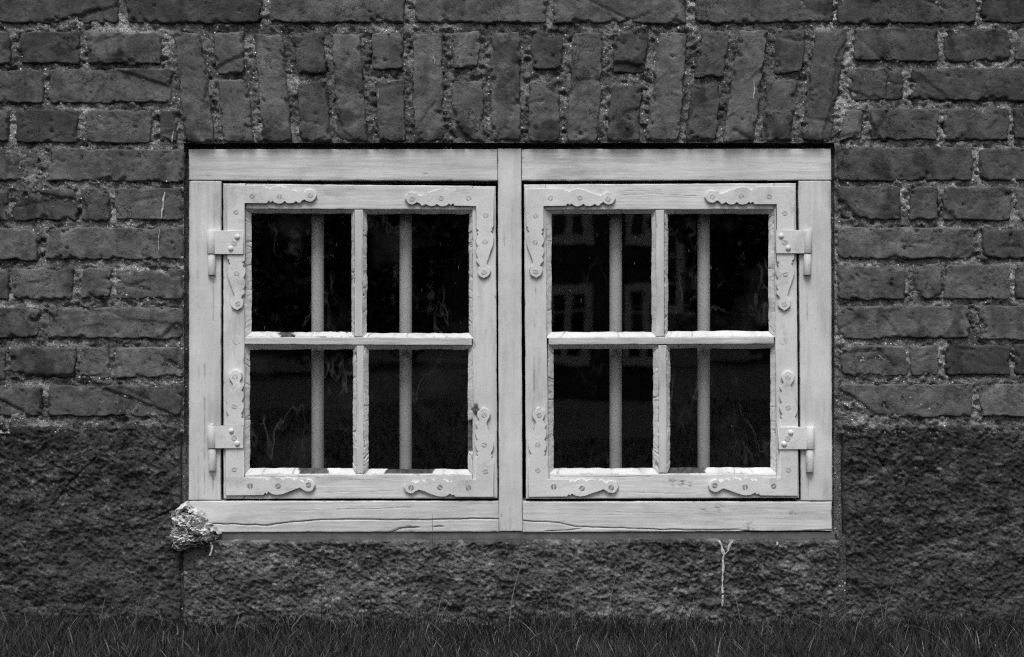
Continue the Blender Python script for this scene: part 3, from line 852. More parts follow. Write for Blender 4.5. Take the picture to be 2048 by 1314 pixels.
def ring_disc(name, cx, cy, r, depth_front, height, mat, parent, slot=None, dome=False):
    """screw head (two halves parted by a slot) or domed rivet, centre in photo px"""
    V, F = [], []
    def add_poly(pts):
        o = len(V); n = len(pts)
        for (rs, dd) in ((1.0, height), (1.0, 0.00025), (0.86, 0.0)):
            for (x, y) in pts:
                p = W(np.array(cx + x * rs), np.array(cy + y * rs), depth_front); p[1] = depth_front + dd
                V.append(tuple(p))
        for k in range(2):
            for i in range(n):
                j = (i + 1) % n
                F.append((o + k * n + i, o + k * n + j, o + (k + 1) * n + j, o + (k + 1) * n + i))
        F.append(tuple(o + 2 * n + i for i in range(n)))
    if dome:
        N = 16; rows = 5
        for k in range(rows + 1):
            th = math.pi / 2 * k / rows
            for i in range(N):
                an = 2 * math.pi * i / N
                p = W(np.array(cx + r * math.cos(th) * math.cos(an)), np.array(cy + r * math.cos(th) * math.sin(an)), depth_front)
                p[1] = depth_front + height * (1 - math.sin(th))
                V.append(tuple(p))
        for k in range(rows):
            for i in range(N):
                j = (i + 1) % N
                F.append((k * N + i, k * N + j, (k + 1) * N + j, (k + 1) * N + i))
    else:
        sa = slot if slot is not None else 0.6
        for sgn in (0, 1):
            pts = []
            for i in range(13):
                an = math.radians(12 + 156 * i / 12) + sgn * math.pi
                pts.append((r * math.cos(an), r * math.sin(an)))
            ca, si = math.cos(sa), math.sin(sa)
            add_poly([(x * ca - y * si, x * si + y * ca) for x, y in pts])
    me = bpy.data.meshes.new(name)
    me.from_pydata(V, [], F)
    bm = bmesh.new(); bm.from_mesh(me); bmesh.ops.remove_doubles(bm, verts=bm.verts, dist=1e-6); bmesh.ops.recalc_face_normals(bm, faces=bm.faces); bm.to_mesh(me); bm.free()
    at_ = me.attributes.new('Col', 'FLOAT_COLOR', 'POINT')
    at_.data.foreach_set('color', np.ones(len(me.vertices) * 4, np.float32))
    for p in me.polygons: p.use_smooth = dome
    me.materials.append(mat)
    return link(bpy.data.objects.new(name, me), parent)

def rod_mesh(name, cx, y0, y1, r, depth_c, mat, parent, n=20, cap=0.8):
    """upright round bar between two photo rows, radius in photo px"""
    rows = [(y0, r - cap), (y0 + cap * .4, r - cap * .4), (y0 + cap, r), (y1 - cap, r), (y1 - cap * .4, r - cap * .4), (y1, r - cap)]
    V = []
    k = kpx(depth_c)
    for (py, rr) in rows:
        for i in range(n):
            an = 2 * math.pi * i / n
            V.append(((cx - 1024 + rr * math.cos(an)) * k, depth_c + rr * math.sin(an) * k, ZC + (657 - py) * k))
    F = [(a * n + i, (a + 1) * n + i, (a + 1) * n + (i + 1) % n, a * n + (i + 1) % n) for a in range(5) for i in range(n)]
    me = bpy.data.meshes.new(name)
    me.from_pydata(V, [], F + [tuple(range(n)), tuple(5 * n + i for i in range(n))])
    bm = bmesh.new(); bm.from_mesh(me); bmesh.ops.recalc_face_normals(bm, faces=bm.faces); bm.to_mesh(me); bm.free()
    at_ = me.attributes.new('Col', 'FLOAT_COLOR', 'POINT')
    at_.data.foreach_set('color', np.ones(len(me.vertices) * 4, np.float32))
    for i, p in enumerate(me.polygons): p.use_smooth = i < 5 * n
    me.materials.append(mat)
    return link(bpy.data.objects.new(name, me), parent)

SASH_D = 0.0155
GLASS_D = 0.0285
def bracket(parent, corner, sx, sy, sh_h, sh_v, seed, bare):
    """L-shaped ornamental strap; sx, sy = directions of the arms in the photo; sh_* lengthen an arm"""
    a = arm(sh_h); b = arm(sh_v)
    path = [(0, 0)] + a + [(36, 36)] + [(v, u) for (u, v) in reversed(b)]
    r = random.Random(seed)
    path = [(u + r.uniform(-.35, .35), v + r.uniform(-.35, .35)) for u, v in path]
    cx, cy = corner
    pts = [(cx + sx * u, cy + sy * v) for u, v in path]
    front = SASH_D - 0.0050
    o = poly_plate('corner_bracket', pts, front, 0.0052, M_IRON, parent, 1.5, seed)
    spots = [(50, 20, 0), (106 + sh_h, 19, 0), (165 + sh_h, 20, 0), (18, 53, 1), (18, 106 + sh_v, 1), (20, 165 + sh_v, 1)]
    for (u, v, ver) in spots:
        dark = bare and not ver
        ring_disc('screw', cx + sx * u + r.uniform(-1.5, 1.5), cy + sy * v + r.uniform(-1.5, 1.5), 5.6, front - 0.0006, 0.0009,
                  M_SCREW if dark else M_SCREWP, o, slot=r.uniform(0, math.pi))
    return o

def hinge(parent, x0, x1, y0, y1, knuckle_left, pin_y1, riv, scr, worn=False):
    front = SASH_D - 0.0080
    kx = x0 + 9 if knuckle_left else x1 - 9
    px0, px1 = (x0 + 9, x1) if knuckle_left else (x0, x1 - 9)
    o = poly_plate('hinge', rect(px0, y0, px1, y1), front, 0.0060, M_IRON, parent, 1.3, int(x0))
    rod_mesh('knuckle', kx, y0, y1 - 0.8, 9.2, front + 0.0045, M_IRON, o)
    rod_mesh('pin', kx + (0.3 if knuckle_left else -0.3), y1 + 0.6, pin_y1, 7.8, front + 0.0050, M_IRON, o)
    if worn: rod_mesh('pin_top', kx, y0 - 5, y0 + 1, 4.0, front + 0.0045, M_IRON, o, cap=3.0)
    for (rx, ry) in riv:
        ring_disc('rivet', rx, ry, 5.6, front - 0.0036, 0.0038, M_IRON, o, dome=True)
    ring_disc('screw', scr[0], scr[1], 5.8, front - 0.0007, 0.0009, M_SCREWP, o, slot=0.7)
    return o

def putty(parent, p_out0, p_out1, p_in1, p_in0, seed, horiz, gaps=(), worn=0.5, name='putty'):
    """bevelled putty line: outer edge on the sash face, inner edge on the glass. Points in photo px."""
    L = math.hypot(p_out1[0] - p_out0[0], p_out1[1] - p_out0[1])
    wd = math.hypot(p_in0[0] - p_out0[0], p_in0[1] - p_out0[1])
    s = np.linspace(0, 1, int(L / 1.6)); t = np.array([0, .12, .3, .5, .7, .88, 1.0])
    S, T = np.meshgrid(s, t)
    ox = p_out0[0] + (p_out1[0] - p_out0[0]) * S; oy = p_out0[1] + (p_out1[1] - p_out0[1]) * S
    ix = p_in0[0] + (p_in1[0] - p_in0[0]) * S; iy = p_in0[1] + (p_in1[1] - p_in0[1]) * S
    r = random.Random(seed)
    px = ox + (ix - ox) * T; py = oy + (iy - oy) * T
    wob = (1.4 * fbm(S * L / 26, S * 0 + seed, 3, seed) + 0.5 * worn * fbm(S * L / 7, S * 0 + seed, 3, seed + 1)) * T
    if horiz: py = py + wob
    else: px = px + wob
    dep = SASH_D + 0.0012 + (GLASS_D - 0.0009 - SASH_D - 0.0012) * T
    h = 0.0010 * fbm(px / 22, py / 22, 3, seed + 3) + 0.0004 * fbm(px / 6, py / 6, 2, seed + 5)
    col = np.ones_like(px) * (1 + 0.06 * fbm(px / 20, py / 20, 3, seed + 6))
    # shrinkage cracks across the line
    x = r.uniform(4, 16)
    while x < L - 3:
        k = np.exp(-((S * L - x - 5.0 * fbm(T * 1.6 + x, S * 0 + x, 2, seed + 9)) / (0.75 + 0.4 * worn)) ** 2)
        cs = r.choice([0.2, 0.4, 0.6, 0.9, 1.2]) * (0.5 + 0.5 * sstep(0.2, 0.8, T) if r.random() < .5 else 1.0)
        h -= 0.0022 * k * cs; col *= 1 - 0.55 * k * cs
        lev = r.uniform(-0.0006, 0.0008) * worn
        h += lev * (S * L > x)
        x += r.choice([r.uniform(4, 12), r.uniform(15, 45), r.uniform(30, 90)]) * (1.0 if worn > 0.4 else 1.8)
    # chipped outer edge
    chip = fbm(px / 12, py / 12, 3, seed + 13) + 0.6 * np.exp(-T / 0.2) - 0.5
    c = sstep(0.10, 0.22, chip) * min(1.0, worn * 1.15)
    h -= 0.0026 * c; col *= 1 - 0.62 * c * (0.8 + 0.4 * fbm(px / 5, py / 5, 2, seed + 14))
    # the paint skin has parted from the sash along the outer edge
    ln = np.exp(-(T / 0.16) ** 2) * sstep(-0.15, 0.35, fbm(S * L / 30, S * 0 + 4, 3, seed + 15)) * min(1.0, 0.45 + worn)
    h -= 0.0012 * ln; col *= 1 - 0.62 * ln
    inn = np.exp(-((1 - T) / 0.14) ** 2) * sstep(-0.1, 0.3, fbm(S * L / 14, S * 0 + 9, 3, seed + 19)) * worn
    col *= 1 - 0.5 * inn
    for (g0, g1) in gaps:
        pos = px if horiz else py
        wv = 9 * fbm(T * 1.7 + seed, S * 0, 3, seed + 17) + 4 * fbm(T * 5, S * 0 + 3, 2, seed + 18)
        k = sstep(g0 - 1.2, g0 + 1.2, pos + wv) * (1 - sstep(g1 - 1.2, g1 + 1.2, pos + wv))
        dep = dep + k * (GLASS_D - 0.0015 - dep); h = h * (1 - k)
        col = col * (1 - k * (0.84 - 0.12 * fbm(px / 6, py / 6, 3, seed + 23)))
    return relief(name, px, py, dep - h, GLASS_D - 0.0002, M_PUTTY, parent, np.clip(col, 0.05, 1.1)) if False else \
        putty_mesh(name, px, py, dep - h, parent, np.clip(col, 0.05, 1.1))

def putty_mesh(name, px, py, depth, parent, col):
    V = W(px, py, depth)
    k = (DIST + 0.027) / DIST / PXM
    V[..., 0] = (px - 1024) * k; V[..., 2] = ZC + (657 - py) * k; V[..., 1] = depth
    nv, nu = px.shape
    F = grid_faces(nv, nu)
    o = mesh_obj(name, V.reshape(-1, 3), F, M_PUTTY, parent, col.ravel())
    bm = bmesh.new(); bm.from_mesh(o.data)
    # face the camera side
    up = sum((f.normal.y for f in list(bm.faces)[:40]))
    if up > 0: bmesh.ops.reverse_faces(bm, faces=bm.faces)
    bm.to_mesh(o.data); bm.free()
    return o

def pane_obj(parent, gr, op, tilt_x, tilt_z, clean):
    x0, y0, x1, y1 = op
    k = kpx(GLASS_D)
    x0, x1 = x0 + 2, x1 - 2; y0, y1 = y0 + 2, y1 - 2
    cx, cz = ((x0 + x1) / 2 - 1024) * k, ZC + (657 - (y0 + y1) / 2) * k
    w, h = (x1 - x0) * k / 2, (y1 - y0) * k / 2
    V = [(sx * w, d, sz * h) for d in (0, 0.003) for sz in (-1, 1) for sx in (-1, 1)]
    F = [(0, 1, 3, 2), (5, 4, 6, 7), (4, 5, 1, 0), (2, 3, 7, 6), (4, 0, 2, 6), (1, 5, 7, 3)]
    me = bpy.data.meshes.new('pane'); me.from_pydata(V, [], F)
    me.materials.append(M_GLASS2 if clean else M_GLASS)
    o = bpy.data.objects.new('pane', me)
    o.location = (cx, GLASS_D, cz); o.rotation_euler = (tilt_x, 0, tilt_z)
    return link(o, parent)

def casement(label, d, seed):
    c = empty('casement_window')
    tag(c, label, 'casement', 'casements of the window')
    for i, (nm, q, hz, cr, bl) in enumerate(d['wood']):
        timber(nm, q, SASH_D + (0.0006 if nm in ('top_rail', 'bottom_rail') else 0), 0.062, M_WOOD_H if hz else M_WOOD_V, c, hz, seed + i * 7, cr, bl, tone=1.04)
    for i, (q, hz) in enumerate(d['muntin']):
        timber('muntin', q, SASH_D + (0.0002 if hz else 0.0012), 0.06, M_MUNTIN if hz else M_WOOD_V, c, hz, seed + 50 + i * 7, r_edge=1.3)
    for i, (g, o, tx, tz, gaps, worn) in enumerate(d['panes']):
        pane_obj(c, g, o, tx, tz, tx < RAD(-0.5))
        gx0, gy0, gx1, gy1 = g; ox0, oy0, ox1, oy1 = o
        s = seed + 100 + i * 40
        putty(c, (ox0, oy0), (ox1, oy0), (gx1, gy0), (gx0, gy0), s, True, (), 0.25)
        putty(c, (ox0, oy1), (ox1, oy1), (gx1, gy1), (gx0, gy1), s + 5, True, gaps, worn[3])
        putty(c, (ox0, oy0), (ox0, oy1), (gx0, gy1), (gx0, gy0), s + 11, False, (), worn[0])
        putty(c, (ox1, oy0), (ox1, oy1), (gx1, gy1), (gx1, gy0), s + 17, False, d.get('vgaps', {}).get(i, ()), worn[2])
    for i, b in enumerate(d['brackets']):
        bracket(c, *b[:5], seed + 300 + i, b[5])
    for h in d['hinges']:
        hinge(c, *h)
    for (x, y) in d['plugs']:
        ring_disc('plug', x, y, 9.0, SASH_D - 0.0004, 0.0010, M_WOOD_V, c, slot=1.2)
    return c

RAD = math.radians
LEFT = dict(
 wood=[('stile', [(446, 367), (491, 367), (488, 998), (447, 998)], False, [([(470, 700), (471, 738)], 1.0, .001), ([(478, 560), (480, 700)], .7, .0006)], [(463, 424, 3, .3)]),
       ('stile', [(945, 372), (991.5, 372), (995, 997), (945, 997)], False, [([(967, 555), (994, 552)], .8, .0008)], [(953, 821, 12, 1.0), (944, 690, 9, .7)]),
       ('top_rail', [(491.4, 367.5), (944.6, 371.5), (944.6, 420), (491.4, 418)], True, [([(900, 372), (960, 373)], .6, .0005), ([(640, 380), (740, 379)], .6, .0004)], []),
       ('bottom_rail', [(488.6, 948), (944.6, 948), (944.6, 997), (488.6, 998)], True, [([(640, 962), (760, 958)], .7, .0006), ([(640, 985), (800, 981)], .7, .0006), ([(500, 952), (640, 955)], .8, .0007)], [])],
 muntin=[([(490, 674), (944, 675.5), (944, 691), (489, 689)], True), ([(709, 419), (727, 419), (725, 673.4), (708.6, 673.4)], False), ([(713, 690.8), (728, 690.8), (728, 948), (712, 948)], False)],
 panes=[((503, 427, 703, 664), (489, 418, 710, 675), RAD(.10), RAD(.25), [(562, 590)], (.5, .2, .8, .9)),
        ((734, 428, 938, 666), (725, 420, 947, 677), RAD(.15), RAD(-.1), [], (.9, .2, 1.0, .5)),
        ((500, 699, 706, 936), (487, 688, 714, 950), RAD(-.1), RAD(.3), [(598, 655)], (.7, .2, .8, .3)),
        ((737, 699, 936, 938), (728, 690, 947, 950), RAD(.05), RAD(.1), [(771, 866)], (1.0, .2, 1.0, .3))],
 vgaps={3: [(838, 900)]},
 brackets=[((454, 371), 1, 1, 0, 70, False), ((988, 376.5), -1, 1, -1, 1, False), ((451, 991), 1, -1, 0, 73, True), ((987.5, 994.5), -1, -1, 1, 0, True)],
 hinges=[(414, 487, 461, 508.5, True, 550, [(474, 473.5), (461, 497)], (468, 486)),
         (415, 487, 851, 897, True, 941, [(462, 862), (474, 887.5)], (468, 875), True)],
 plugs=[(473, 680)])
RIGHT = dict(
 wood=[('stile', [(1048, 369), (1091, 369), (1098, 998), (1052, 998)], False, [([(1072, 570), (1069, 690), (1067, 800)], .8, .0012)], []),
       ('stile', [(1548, 366), (1592, 366), (1598, 996), (1553, 996)], False, [([(1567, 650), (1567, 672)], .8, .0008), ([(1586, 405), (1585, 440)], 1.1, .0012)], []),
       ('top_rail', [(1091.4, 368.5), (1547.6, 366.5), (1547.6, 419), (1091.4, 420)], True,
        [([(1235, 391), (1300, 387), (1390, 392)], .7, .0008), ([(1235, 383), (1330, 380)], .7, .0007), ([(1240, 397), (1300, 398)], .6, .0006)], []),
       ('bottom_rail', [(1098.4, 948), (1552.6, 947), (1552.6, 996), (1098.4, 998)], True, [([(1110, 955), (1300, 953)], .8, .0008), ([(1240, 984), (1410, 988)], .7, .0006)],
        [(1345, 968, 9, .8), (1365, 966, 9, .7), (1381, 969, 6, .7)])],
 muntin=[([(1097, 675), (1548, 673), (1549, 688), (1097, 690)], True), ([(1311, 419.5), (1329, 419.5), (1329, 673.4), (1312, 673.4)], False), ([(1316, 690), (1333, 690), (1334, 947), (1317, 947)], False)],
 panes=[((1103, 428, 1303, 664), (1090, 419, 1312, 676), RAD(-.86), RAD(0), [], (.35, .2, .15, .25)),
        ((1336, 428, 1537, 662), (1328, 419, 1549, 674), RAD(.1), RAD(-.2), [], (.8, .2, .4, .15)),
        ((1107, 698, 1306, 936), (1096, 689, 1317, 949), RAD(-.80), RAD(.05), [], (.5, .2, .9, .3)),
        ((1340, 697, 1541, 935), (1332, 688, 1554, 948), RAD(.1), RAD(-.15), [(1330, 1410)], (1.0, .2, .6, .4))],
 brackets=[((1052, 376.5), 1, 1, 0, 0, False), ((1589, 373), -1, 1, 0, 69, False), ((1057, 994), 1, -1, 1, 0, True), ((1596, 992), -1, -1, 0, 72, True)],
 hinges=[(1552, 1624, 460, 507, False, 550, [(1563, 472), (1577, 496)], (1570, 484)),
         (1557, 1629, 854, 899, False, 944, [(1582, 865.5), (1569, 888.5)], (1575, 877))],
 plugs=[(1537 + 30, 681)])
casement('white four-pane casement hinged on the left jamb, left of the centre post', LEFT, 1000)
casement('white four-pane casement hinged on the right jamb, right of the centre post', RIGHT, 3000)

# ------------------------------------------------------------------ bars and room behind the glass
for cx, lab in ((635.5, 'pale round upright bar seen through the leftmost panes of the left casement'),
                (811.5, 'pale round upright bar seen through the panes left of the centre post'),
                (1231.5, 'pale round upright bar seen through the panes right of the centre post'),
                (1407.5, 'pale round upright bar seen through the rightmost panes of the right casement')):
    o = rod_mesh('window_bar', cx, 330, 1040, 12.6, 0.080, M_ROD, None, n=32)
    tag(o, lab, 'bar', 'upright bars behind the glass')

def room():
    x0, x1, y0, y1, z0, z1 = -2.4, 2.4, 0.30, 4.2, -0.9, 1.6
    o = slab_box('room_interior', x0, x1, y0, y1, z0, z1, M_ROOM)
    bm = bmesh.new(); bm.from_mesh(o.data)
    front = [f for f in bm.faces if abs(f.calc_center_median().y - y0) < 1e-4]
    bmesh.ops.delete(bm, geom=front, context='FACES')
    bmesh.ops.reverse_faces(bm, faces=bm.faces)
    bm.to_mesh(o.data); bm.free()
    tag(o, kind='structure')
room()
# dark lining of the deep opening in which the bars stand
for (x0, x1, z0, z1) in ((XL - .001, XL + .012, ZB, ZT), (XR - .012, XR + .001, ZB, ZT), (XL + .012, XR - .012, ZT - .012, ZT + .001), (XL + .012, XR - .012, ZB - .001, ZB + .03)):
    tag(slab_box('opening_lining', x0, x1, 0.088, 0.299, z0, z1, M_LINING), kind='structure')

# ------------------------------------------------------------------ lump of dried foam at the lower left corner
def foam():
    out = [(341.7, 1032), (352, 1018), (373.6, 1005), (384, 1013), (404.5, 1025.6), (414.7, 1047), (428.4, 1053), (440.4, 1069), (422.7, 1081.6), (411, 1085),
           (391, 1096.4), (375, 1104), (357.7, 1106.7), (342.8, 1097.6), (345, 1086), (337.7, 1076), (348.5, 1061), (347, 1041.6)]
    c = np.array([381.0, 1057.0])
    p = np.array(out) - c
    ang = np.arctan2(p[:, 1], p[:, 0]); rad = np.hypot(p[:, 0], p[:, 1])
    o = np.argsort(ang); ang, rad = ang[o], rad[o]
    ang = np.concatenate([ang - 2 * np.pi, ang, ang + 2 * np.pi]); rad = np.tile(rad, 3)
    NR, NA = 46, 150
    T, A = np.meshgrid(np.linspace(0.02, 1, NR), np.linspace(-np.pi, np.pi, NA, endpoint=False))
    R = np.interp(A, ang, rad)
    x = c[0] + R * T * np.cos(A); y = c[1] + R * T * np.sin(A)
    ed = T ** 4
    x = x + ed * 3 * fbm(x / 7, y / 7, 2, 71); y = y + ed * 3 * fbm(x / 7, y / 7, 2, 73)
    dome = np.sqrt(np.clip(1 - T ** 2.4, 0, 1))
    wx_ = x + 6 * fbm(x / 16, y / 16, 2, 75); wy_ = y + 6 * fbm(x / 16, y / 16, 2, 76)
    rid = 1 - np.abs(fbm(wx_ / 13, wy_ / 6.5, 3, 77)) * 2.2
    hh = 0.034 * dome + 0.011 * rid * (1 - 0.5 * ed) + 0.004 * fbm(x / 4, y / 3, 2, 79)
    hole = sstep(0.28, 0.5, fbm(x / 14, y / 11, 2, 81))
    hh -= 0.013 * hole
    V = W(x, y, 0.0); V[..., 1] = 0.012 - hh
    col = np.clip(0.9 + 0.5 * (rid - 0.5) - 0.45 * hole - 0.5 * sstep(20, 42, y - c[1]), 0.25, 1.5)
    i = np.arange(NA * NR).reshape(NA, NR); j = np.roll(i, -1, 0)
    F = np.stack([i[:, :-1], i[:, 1:], j[:, 1:], j[:, :-1]], -1).reshape(-1, 4)
    centre = i[:, 0][None, :]
    # skirt back into the wall
    base = V[:, -1].copy(); base[:, 1] = 0.03
    VV = np.concatenate([V.reshape(-1, 3), base]); off = NA * NR
    a = np.arange(NA); b = (a + 1) % NA
    S = np.stack([i[:, -1], off + a, off + b, i[b, -1]], -1)
    o = mesh_obj('foam_lump', VV, [F, S, centre], M_FOAM, None, np.concatenate([col.ravel(), col[:, -1]]))
    bm = bmesh.new(); bm.from_mesh(o.data); bmesh.ops.recalc_face_normals(bm, faces=bm.faces); bm.to_mesh(o.data); bm.free()
    tag(o, 'pale wrinkled lump of dried foam stuck at the lower left corner of the window', 'foam lump')
    # loose curled flakes standing off its surface
    r = random.Random(9)
    for k in range(46):
        t = math.sqrt(r.random()) * 0.97; an = r.uniform(-math.pi, math.pi)
        R0 = float(np.interp(an, ang, rad))
        fx, fy = c[0] + R0 * t * math.cos(an), c[1] + R0 * t * math.sin(an)
        L = r.uniform(4, 10); wd = r.uniform(2, 4.5); rot = r.gauss(0.1, 0.5)
        dd = 0.012 - (0.034 * math.sqrt(max(0, 1 - t ** 2.4)) + 0.007) - r.uniform(0, .004)
        VV = []
        for m in range(5):
            for n in (-1, 0, 1):
                u = (m / 4 - 0.5) * 2 * L; v = n * wd * math.sin(math.pi * (0.15 + 0.7 * m / 4))
                VV.append(tuple(W(np.array(fx + u * math.cos(rot) - v * math.sin(rot)), np.array(fy + u * math.sin(rot) + v * math.cos(rot)), 0.0)
                                + np.array([0, dd - 0.0025 * (1 - n * n) + 0.002 * (m / 4 - .5) ** 2 * 4 + 0.004 * (n + 0.4), 0])))
        FF = [(m * 3 + n, m * 3 + n + 1, m * 3 + n + 4, m * 3 + n + 3) for m in range(4) for n in (0, 1)]
        FV = np.array(VV); back = FV + np.array([0, 0.0012, 0])
        FF = np.array(FF); FF2 = FF[:, ::-1] + 15
        mesh_obj('flake', np.concatenate([FV, back]), np.concatenate([FF, FF2]), M_FOAM, o, np.full(30, r.uniform(0.8, 1.5)))
foam()
streak([(421, 1084), (424, 1092), (424, 1100), (420, 1111)], 2.6, -0.0085, b_mid, 'paint_drip', M_DRIP)

# ------------------------------------------------------------------ grass
def mat_grass():
    m, nt, b = nodes_of('grass_blade')
    nt.links.new(vcol(nt), b.inputs['Base Color'])
    b.inputs['Roughness'].default_value = 0.6
    b.inputs['Specular IOR Level'].default_value = 0.15
    return m
M_GRASS = mat_grass()
def blades(name, bx, by, hgt, lean_x, lean_y, width, col, curl):
    n = len(bx); S = 5
    t = np.linspace(0, 1, S)
    ang = rng.uniform(0, np.pi, n)
    wxv, wyv = np.cos(ang), np.sin(ang) * 0.6
    V = np.zeros((n, S, 2, 3)); C = np.zeros((n, S, 2))
    for k, tt in enumerate(t):
        cx = bx + lean_x * hgt * (tt ** 1.7) * curl; cy = by + lean_y * hgt * (tt ** 1.7) * curl
        cz = hgt * (tt - 0.22 * curl * tt ** 2.2 * np.hypot(lean_x, lean_y))
        w = width * (1 - tt ** 1.6) * 0.5 + 0.00008
        for s in (0, 1):
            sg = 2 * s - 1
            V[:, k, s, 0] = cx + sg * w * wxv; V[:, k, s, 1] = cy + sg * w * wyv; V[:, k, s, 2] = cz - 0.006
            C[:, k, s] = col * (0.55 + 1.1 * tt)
    idx = np.arange(n * S * 2).reshape(n, S, 2)
    F = np.stack([idx[:, :-1, 0], idx[:, :-1, 1], idx[:, 1:, 1], idx[:, 1:, 0]], -1).reshape(-1, 4)
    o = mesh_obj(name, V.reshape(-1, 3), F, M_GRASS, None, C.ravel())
    return o
def grass():
    n = 105000
    # dense strip that the picture shows, thinning out towards and past the camera
    y = -0.012 - np.abs(rng.uniform(0, 1, n)) ** 1.6 * 1.5
    x = rng.uniform(-1.5, 1.5, n)
    patch = fbm(x * 9, y * 9, 3, 600)
    h = 0.031 * (1 + 0.4 * patch) * rng.uniform(0.55, 1.35, n)
    nearw = np.exp(y / 0.035)
    h *= 1 + 1.1 * nearw * rng.uniform(0, 1, n) ** 2 * (1 + 0.8 * fbm(x * 5, x * 0, 2, 640))
    col = 0.029 * rng.uniform(0.55, 1.5, n) * (1 + 0.3 * patch)
    dry = rng.uniform(0, 1, n) < 0.05 + 0.10 * nearw
    col = np.where(dry, rng.uniform(0.06, 0.24, n), col)
    lx = rng.normal(0, 0.42, n); ly = rng.normal(0, 0.35, n)
    ly = np.where(y > -0.06, -np.abs(ly), ly)
    w = rng.uniform(0.0008, 0.0022, n)
    # long uncut blades against the stone
    m = 700
    tx = rng.uniform(-1.2, 1.2, m); ty = rng.uniform(-0.05, -0.014, m)
    clump = fbm(tx * 7, tx * 0, 2, 611)
    th = 0.042 + 0.045 * rng.uniform(0, 1, m) ** 2.2 * (1 + 0.8 * clump)
    tcol = np.where(rng.uniform(0, 1, m) < 0.3, rng.uniform(0.06, 0.2, m), rng.uniform(0.015, 0.05, m))
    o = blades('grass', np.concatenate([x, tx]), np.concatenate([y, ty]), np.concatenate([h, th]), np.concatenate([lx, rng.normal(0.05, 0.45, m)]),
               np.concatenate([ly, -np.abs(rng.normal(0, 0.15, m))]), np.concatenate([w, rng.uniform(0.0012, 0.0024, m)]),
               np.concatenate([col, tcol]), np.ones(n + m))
    tag(o, 'dark lawn grass along the foot of the wall', 'grass', kind='stuff')
    # the lawn behind and beside the camera, coarser
    n2 = 60000
    x2 = rng.uniform(-7, 7, n2); y2 = rng.uniform(-9, -1.2, n2)
    o2 = blades('lawn', x2, y2, rng.uniform(0.02, 0.04, n2), rng.normal(0, .4, n2), rng.normal(0, .4, n2), rng.uniform(.002, .005, n2), rng.uniform(.008, .02, n2), np.ones(n2))
    tag(o2, kind='stuff')
grass()
# single tall stalks that stand out against the stone
STALKS = [((866, 1250), (865, 1030), .0010, .05), ((1018, 1230), (1046, 1118), .0016, .22), ((1215, 1235), (1237, 1135), .0022, .16), ((1150, 1220), (1151, 1145), .0016, .10),
          ((1272, 1225), (1240, 1110), .0018, .12), ((1768, 1240), (1786, 1165), .0018, .14), ((1938, 1235), (1945, 1130), .0016, .05), ((270, 1245), (285, 1180), .0018, .12),
          ((832, 1245), (842, 1160), .0018, .12), ((200, 1240), (212, 1190), .0022, .14), ((1640, 1240), (1652, 1178), .0016, .12), ((650, 1245), (665, 1185), .0024, .12),
          ((720, 1240), (705, 1165), .002, .1), ((1120, 1240), (1108, 1195), .0016, .12), ((1560, 1240), (1572, 1170), .0018, .08), ((1355, 1240), (1340, 1180), .0022, .12)]
SV, SF, SC = [], [], []
for (x0, y0), (x1, y1), w, c in STALKS:
    dep = -0.035
    a = W(np.array(float(x0)), np.array(float(GROUND_PY + 6)), dep); b = W(np.array(float(x1)), np.array(float(y1)), dep - 0.01)
    S = 9; o0 = len(SV)
    bow = (x1 - x0) * 0.25 / PXM
    for k in range(S):
        t = k / (S - 1)
        p = a + (b - a) * t; p[0] += bow * math.sin(math.pi * t) * -1
        ww = w * (1 - t) ** 0.6 * 0.5 + 0.0002
        SV += [p + np.array([-ww, 0, 0]), p + np.array([0, -ww * 0.6, 0]), p + np.array([ww, 0, 0])]; SC += [c] * 3
    SF += [(o0 + k * 3 + q, o0 + k * 3 + q + 1, o0 + k * 3 + q + 4, o0 + k * 3 + q + 3) for k in range(S - 1) for q in (0, 1)]
tag(mesh_obj('grass_stalk', SV, np.array(SF), M_GRASS, None, np.array(SC)), kind='stuff')

# ------------------------------------------------------------------ across the lawn: the house and shrubs that the panes mirror
M_HWALL = mat_simple('far_brick_wall', 0.085, 0.9, 0.2, 3, 0.0)
M_HTRIM = mat_simple('far_white_trim', 0.8, 0.7, 0.05, 3, 0.0)
M_HROOF = mat_simple('far_roof', 0.10, 0.8, 0.15, 3, 0.0)
M_HGLASS = mat_simple('far_window_glass', 0.015, 0.15, 0.1, 3, 0.0, spec=0.5)
house = empty('house')
tag(house, 'brick house with white windows across the lawn, mirrored in the right casement', 'house')
def hbox(name, x0, x1, y0, y1, z0, z1, mat, parent):
    return slab_box(name, x0, x1, y0, y1, z0, z1, mat, parent)
HY = -43.0
hbox('wall', -13, 16, HY - 9, HY, -0.3, 9.4, M_HWALL, house)
hbox('band', -13.02, 16.02, HY, HY + 0.06, 3.52, 3.80, M_HWALL, house)
hbox('cornice', -13.3, 16.3, HY, HY + 0.35, 9.1, 9.5, M_HTRIM, house)
V = [(-13.5, HY + .5, 9.4), (16.5, HY + .5, 9.4), (16.5, HY - 9.5, 9.4), (-13.5, HY - 9.5, 9.4), (-13.5, HY - 4.5, 13.4), (16.5, HY - 4.5, 13.4)]
me = bpy.data.meshes.new('roof'); me.from_pydata(V, [], [(0, 1, 5, 4), (2, 3, 4, 5), (3, 0, 4), (1, 2, 5), (3, 2, 1, 0)]); me.materials.append(M_HROOF)
link(bpy.data.objects.new('roof', me), house)
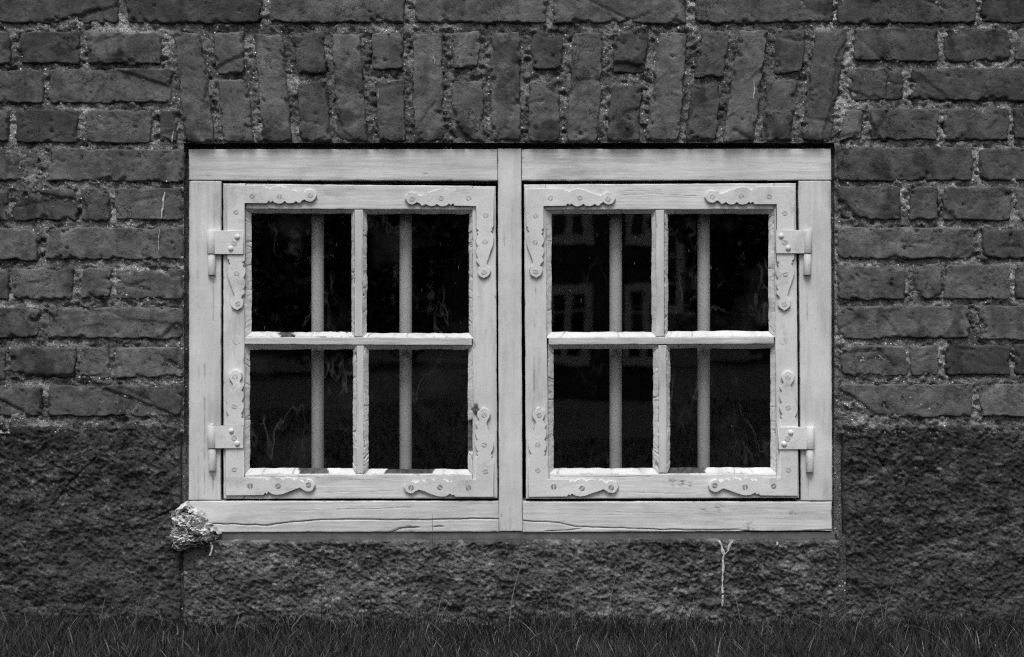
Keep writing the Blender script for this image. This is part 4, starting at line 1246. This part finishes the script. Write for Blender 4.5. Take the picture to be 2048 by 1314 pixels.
def hwin(xc, z0):
    w, h = 1.16, 2.2
    o = hbox('window', xc - w / 2 + .1, xc + w / 2 - .1, HY + .004, HY + .02, z0 + .1, z0 + h - .1, M_HGLASS, house)
    for (a, b, c, d) in ((-w / 2, -w / 2 + .19, 0, h), (w / 2 - .19, w / 2, 0, h), (-w / 2 + .19, w / 2 - .19, 0, .22), (-w / 2 + .19, w / 2 - .19, h - .19, h)):
        hbox('frame', xc + a, xc + b, HY + .002, HY + .09, z0 + c, z0 + d, M_HTRIM, o)
    hbox('muntin', xc - .085, xc + .085, HY + .012, HY + .08, z0 + .22, z0 + h - .19, M_HTRIM, o)
    for t in (0.36, 0.68):
        hbox('muntin', xc - w / 2 + .13, xc + w / 2 - .19, HY + .012, HY + .05, z0 + h * t - .02, z0 + h * t + .02, M_HTRIM, o)
for k in range(-6, 7):
    for z0 in (0.75, 4.0, 6.6):
        hwin(1.47 + 2.08 * k, z0 if z0 < 5 else 6.75)

def mat_leaf():
    m, nt, b = nodes_of('shrub_leaf')
    nt.links.new(vcol(nt), b.inputs['Base Color'])
    b.inputs['Roughness'].default_value = 0.7
    return m
M_LEAF = mat_leaf()
M_BARK = mat_simple('bark', 0.06, 0.9, 0.3, 20, 0.3)
def shrub(x, y, wd, ht, seed, label):
    r = np.random.default_rng(seed)
    e = empty('shrub', (x, y, 0)); tag(e, label, 'shrub', 'shrubs across the lawn')
    n = 9000
    u = r.normal(size=(n, 3)); u /= np.linalg.norm(u, axis=1, keepdims=True)
    rad = r.uniform(0.35, 1, n) ** 0.5 * (1 + 0.25 * fbm(u[:, 0] * 3, u[:, 2] * 3, 3, seed))
    c = u * rad[:, None] * np.array([wd / 2, wd * 0.4, ht / 2]) + np.array([0, 0, ht / 2 + 0.05])
    c[:, 2] = np.maximum(c[:, 2], 0.05)
    d1 = r.normal(size=(n, 3)); d1 /= np.linalg.norm(d1, axis=1, keepdims=True)
    d2 = np.cross(d1, r.normal(size=(n, 3))); d2 /= np.linalg.norm(d2, axis=1, keepdims=True)
    s = r.uniform(0.05, 0.11, n)[:, None]
    V = np.stack([c - d1 * s, c + d2 * s * .5, c + d1 * s, c - d2 * s * .5], 1).reshape(-1, 3)
    mesh_obj('foliage', V, np.arange(n * 4).reshape(n, 4), M_LEAF, e, np.repeat(r.uniform(0.03, 0.06, n), 4))
    for k in range(5):
        a = 2 * math.pi * k / 5; N = 7; VV = []
        for t in (0, .5, 1):
            cc = np.array([math.cos(a) * wd * .28 * t + .05 * math.cos(a), math.sin(a) * wd * .2 * t, ht * .75 * t])
            rr = 0.05 * (1 - .8 * t)
            VV += [cc + np.array([rr * math.cos(2 * math.pi * i / N), rr * math.sin(2 * math.pi * i / N), 0]) for i in range(N)]
        FF = [(q * N + i, q * N + (i + 1) % N, (q + 1) * N + (i + 1) % N, (q + 1) * N + i) for q in (0, 1) for i in range(N)]
        mesh_obj('stem', VV, np.array(FF), M_BARK, e)
shrub(-2.4, -21, 4.4, 4.6, 1, 'wide dark shrub across the lawn, mirrored dimly in the left casement')
shrub(3.38, -21, 2.75, 4.6, 2, 'narrow dark shrub across the lawn, mirrored in the rightmost panes')
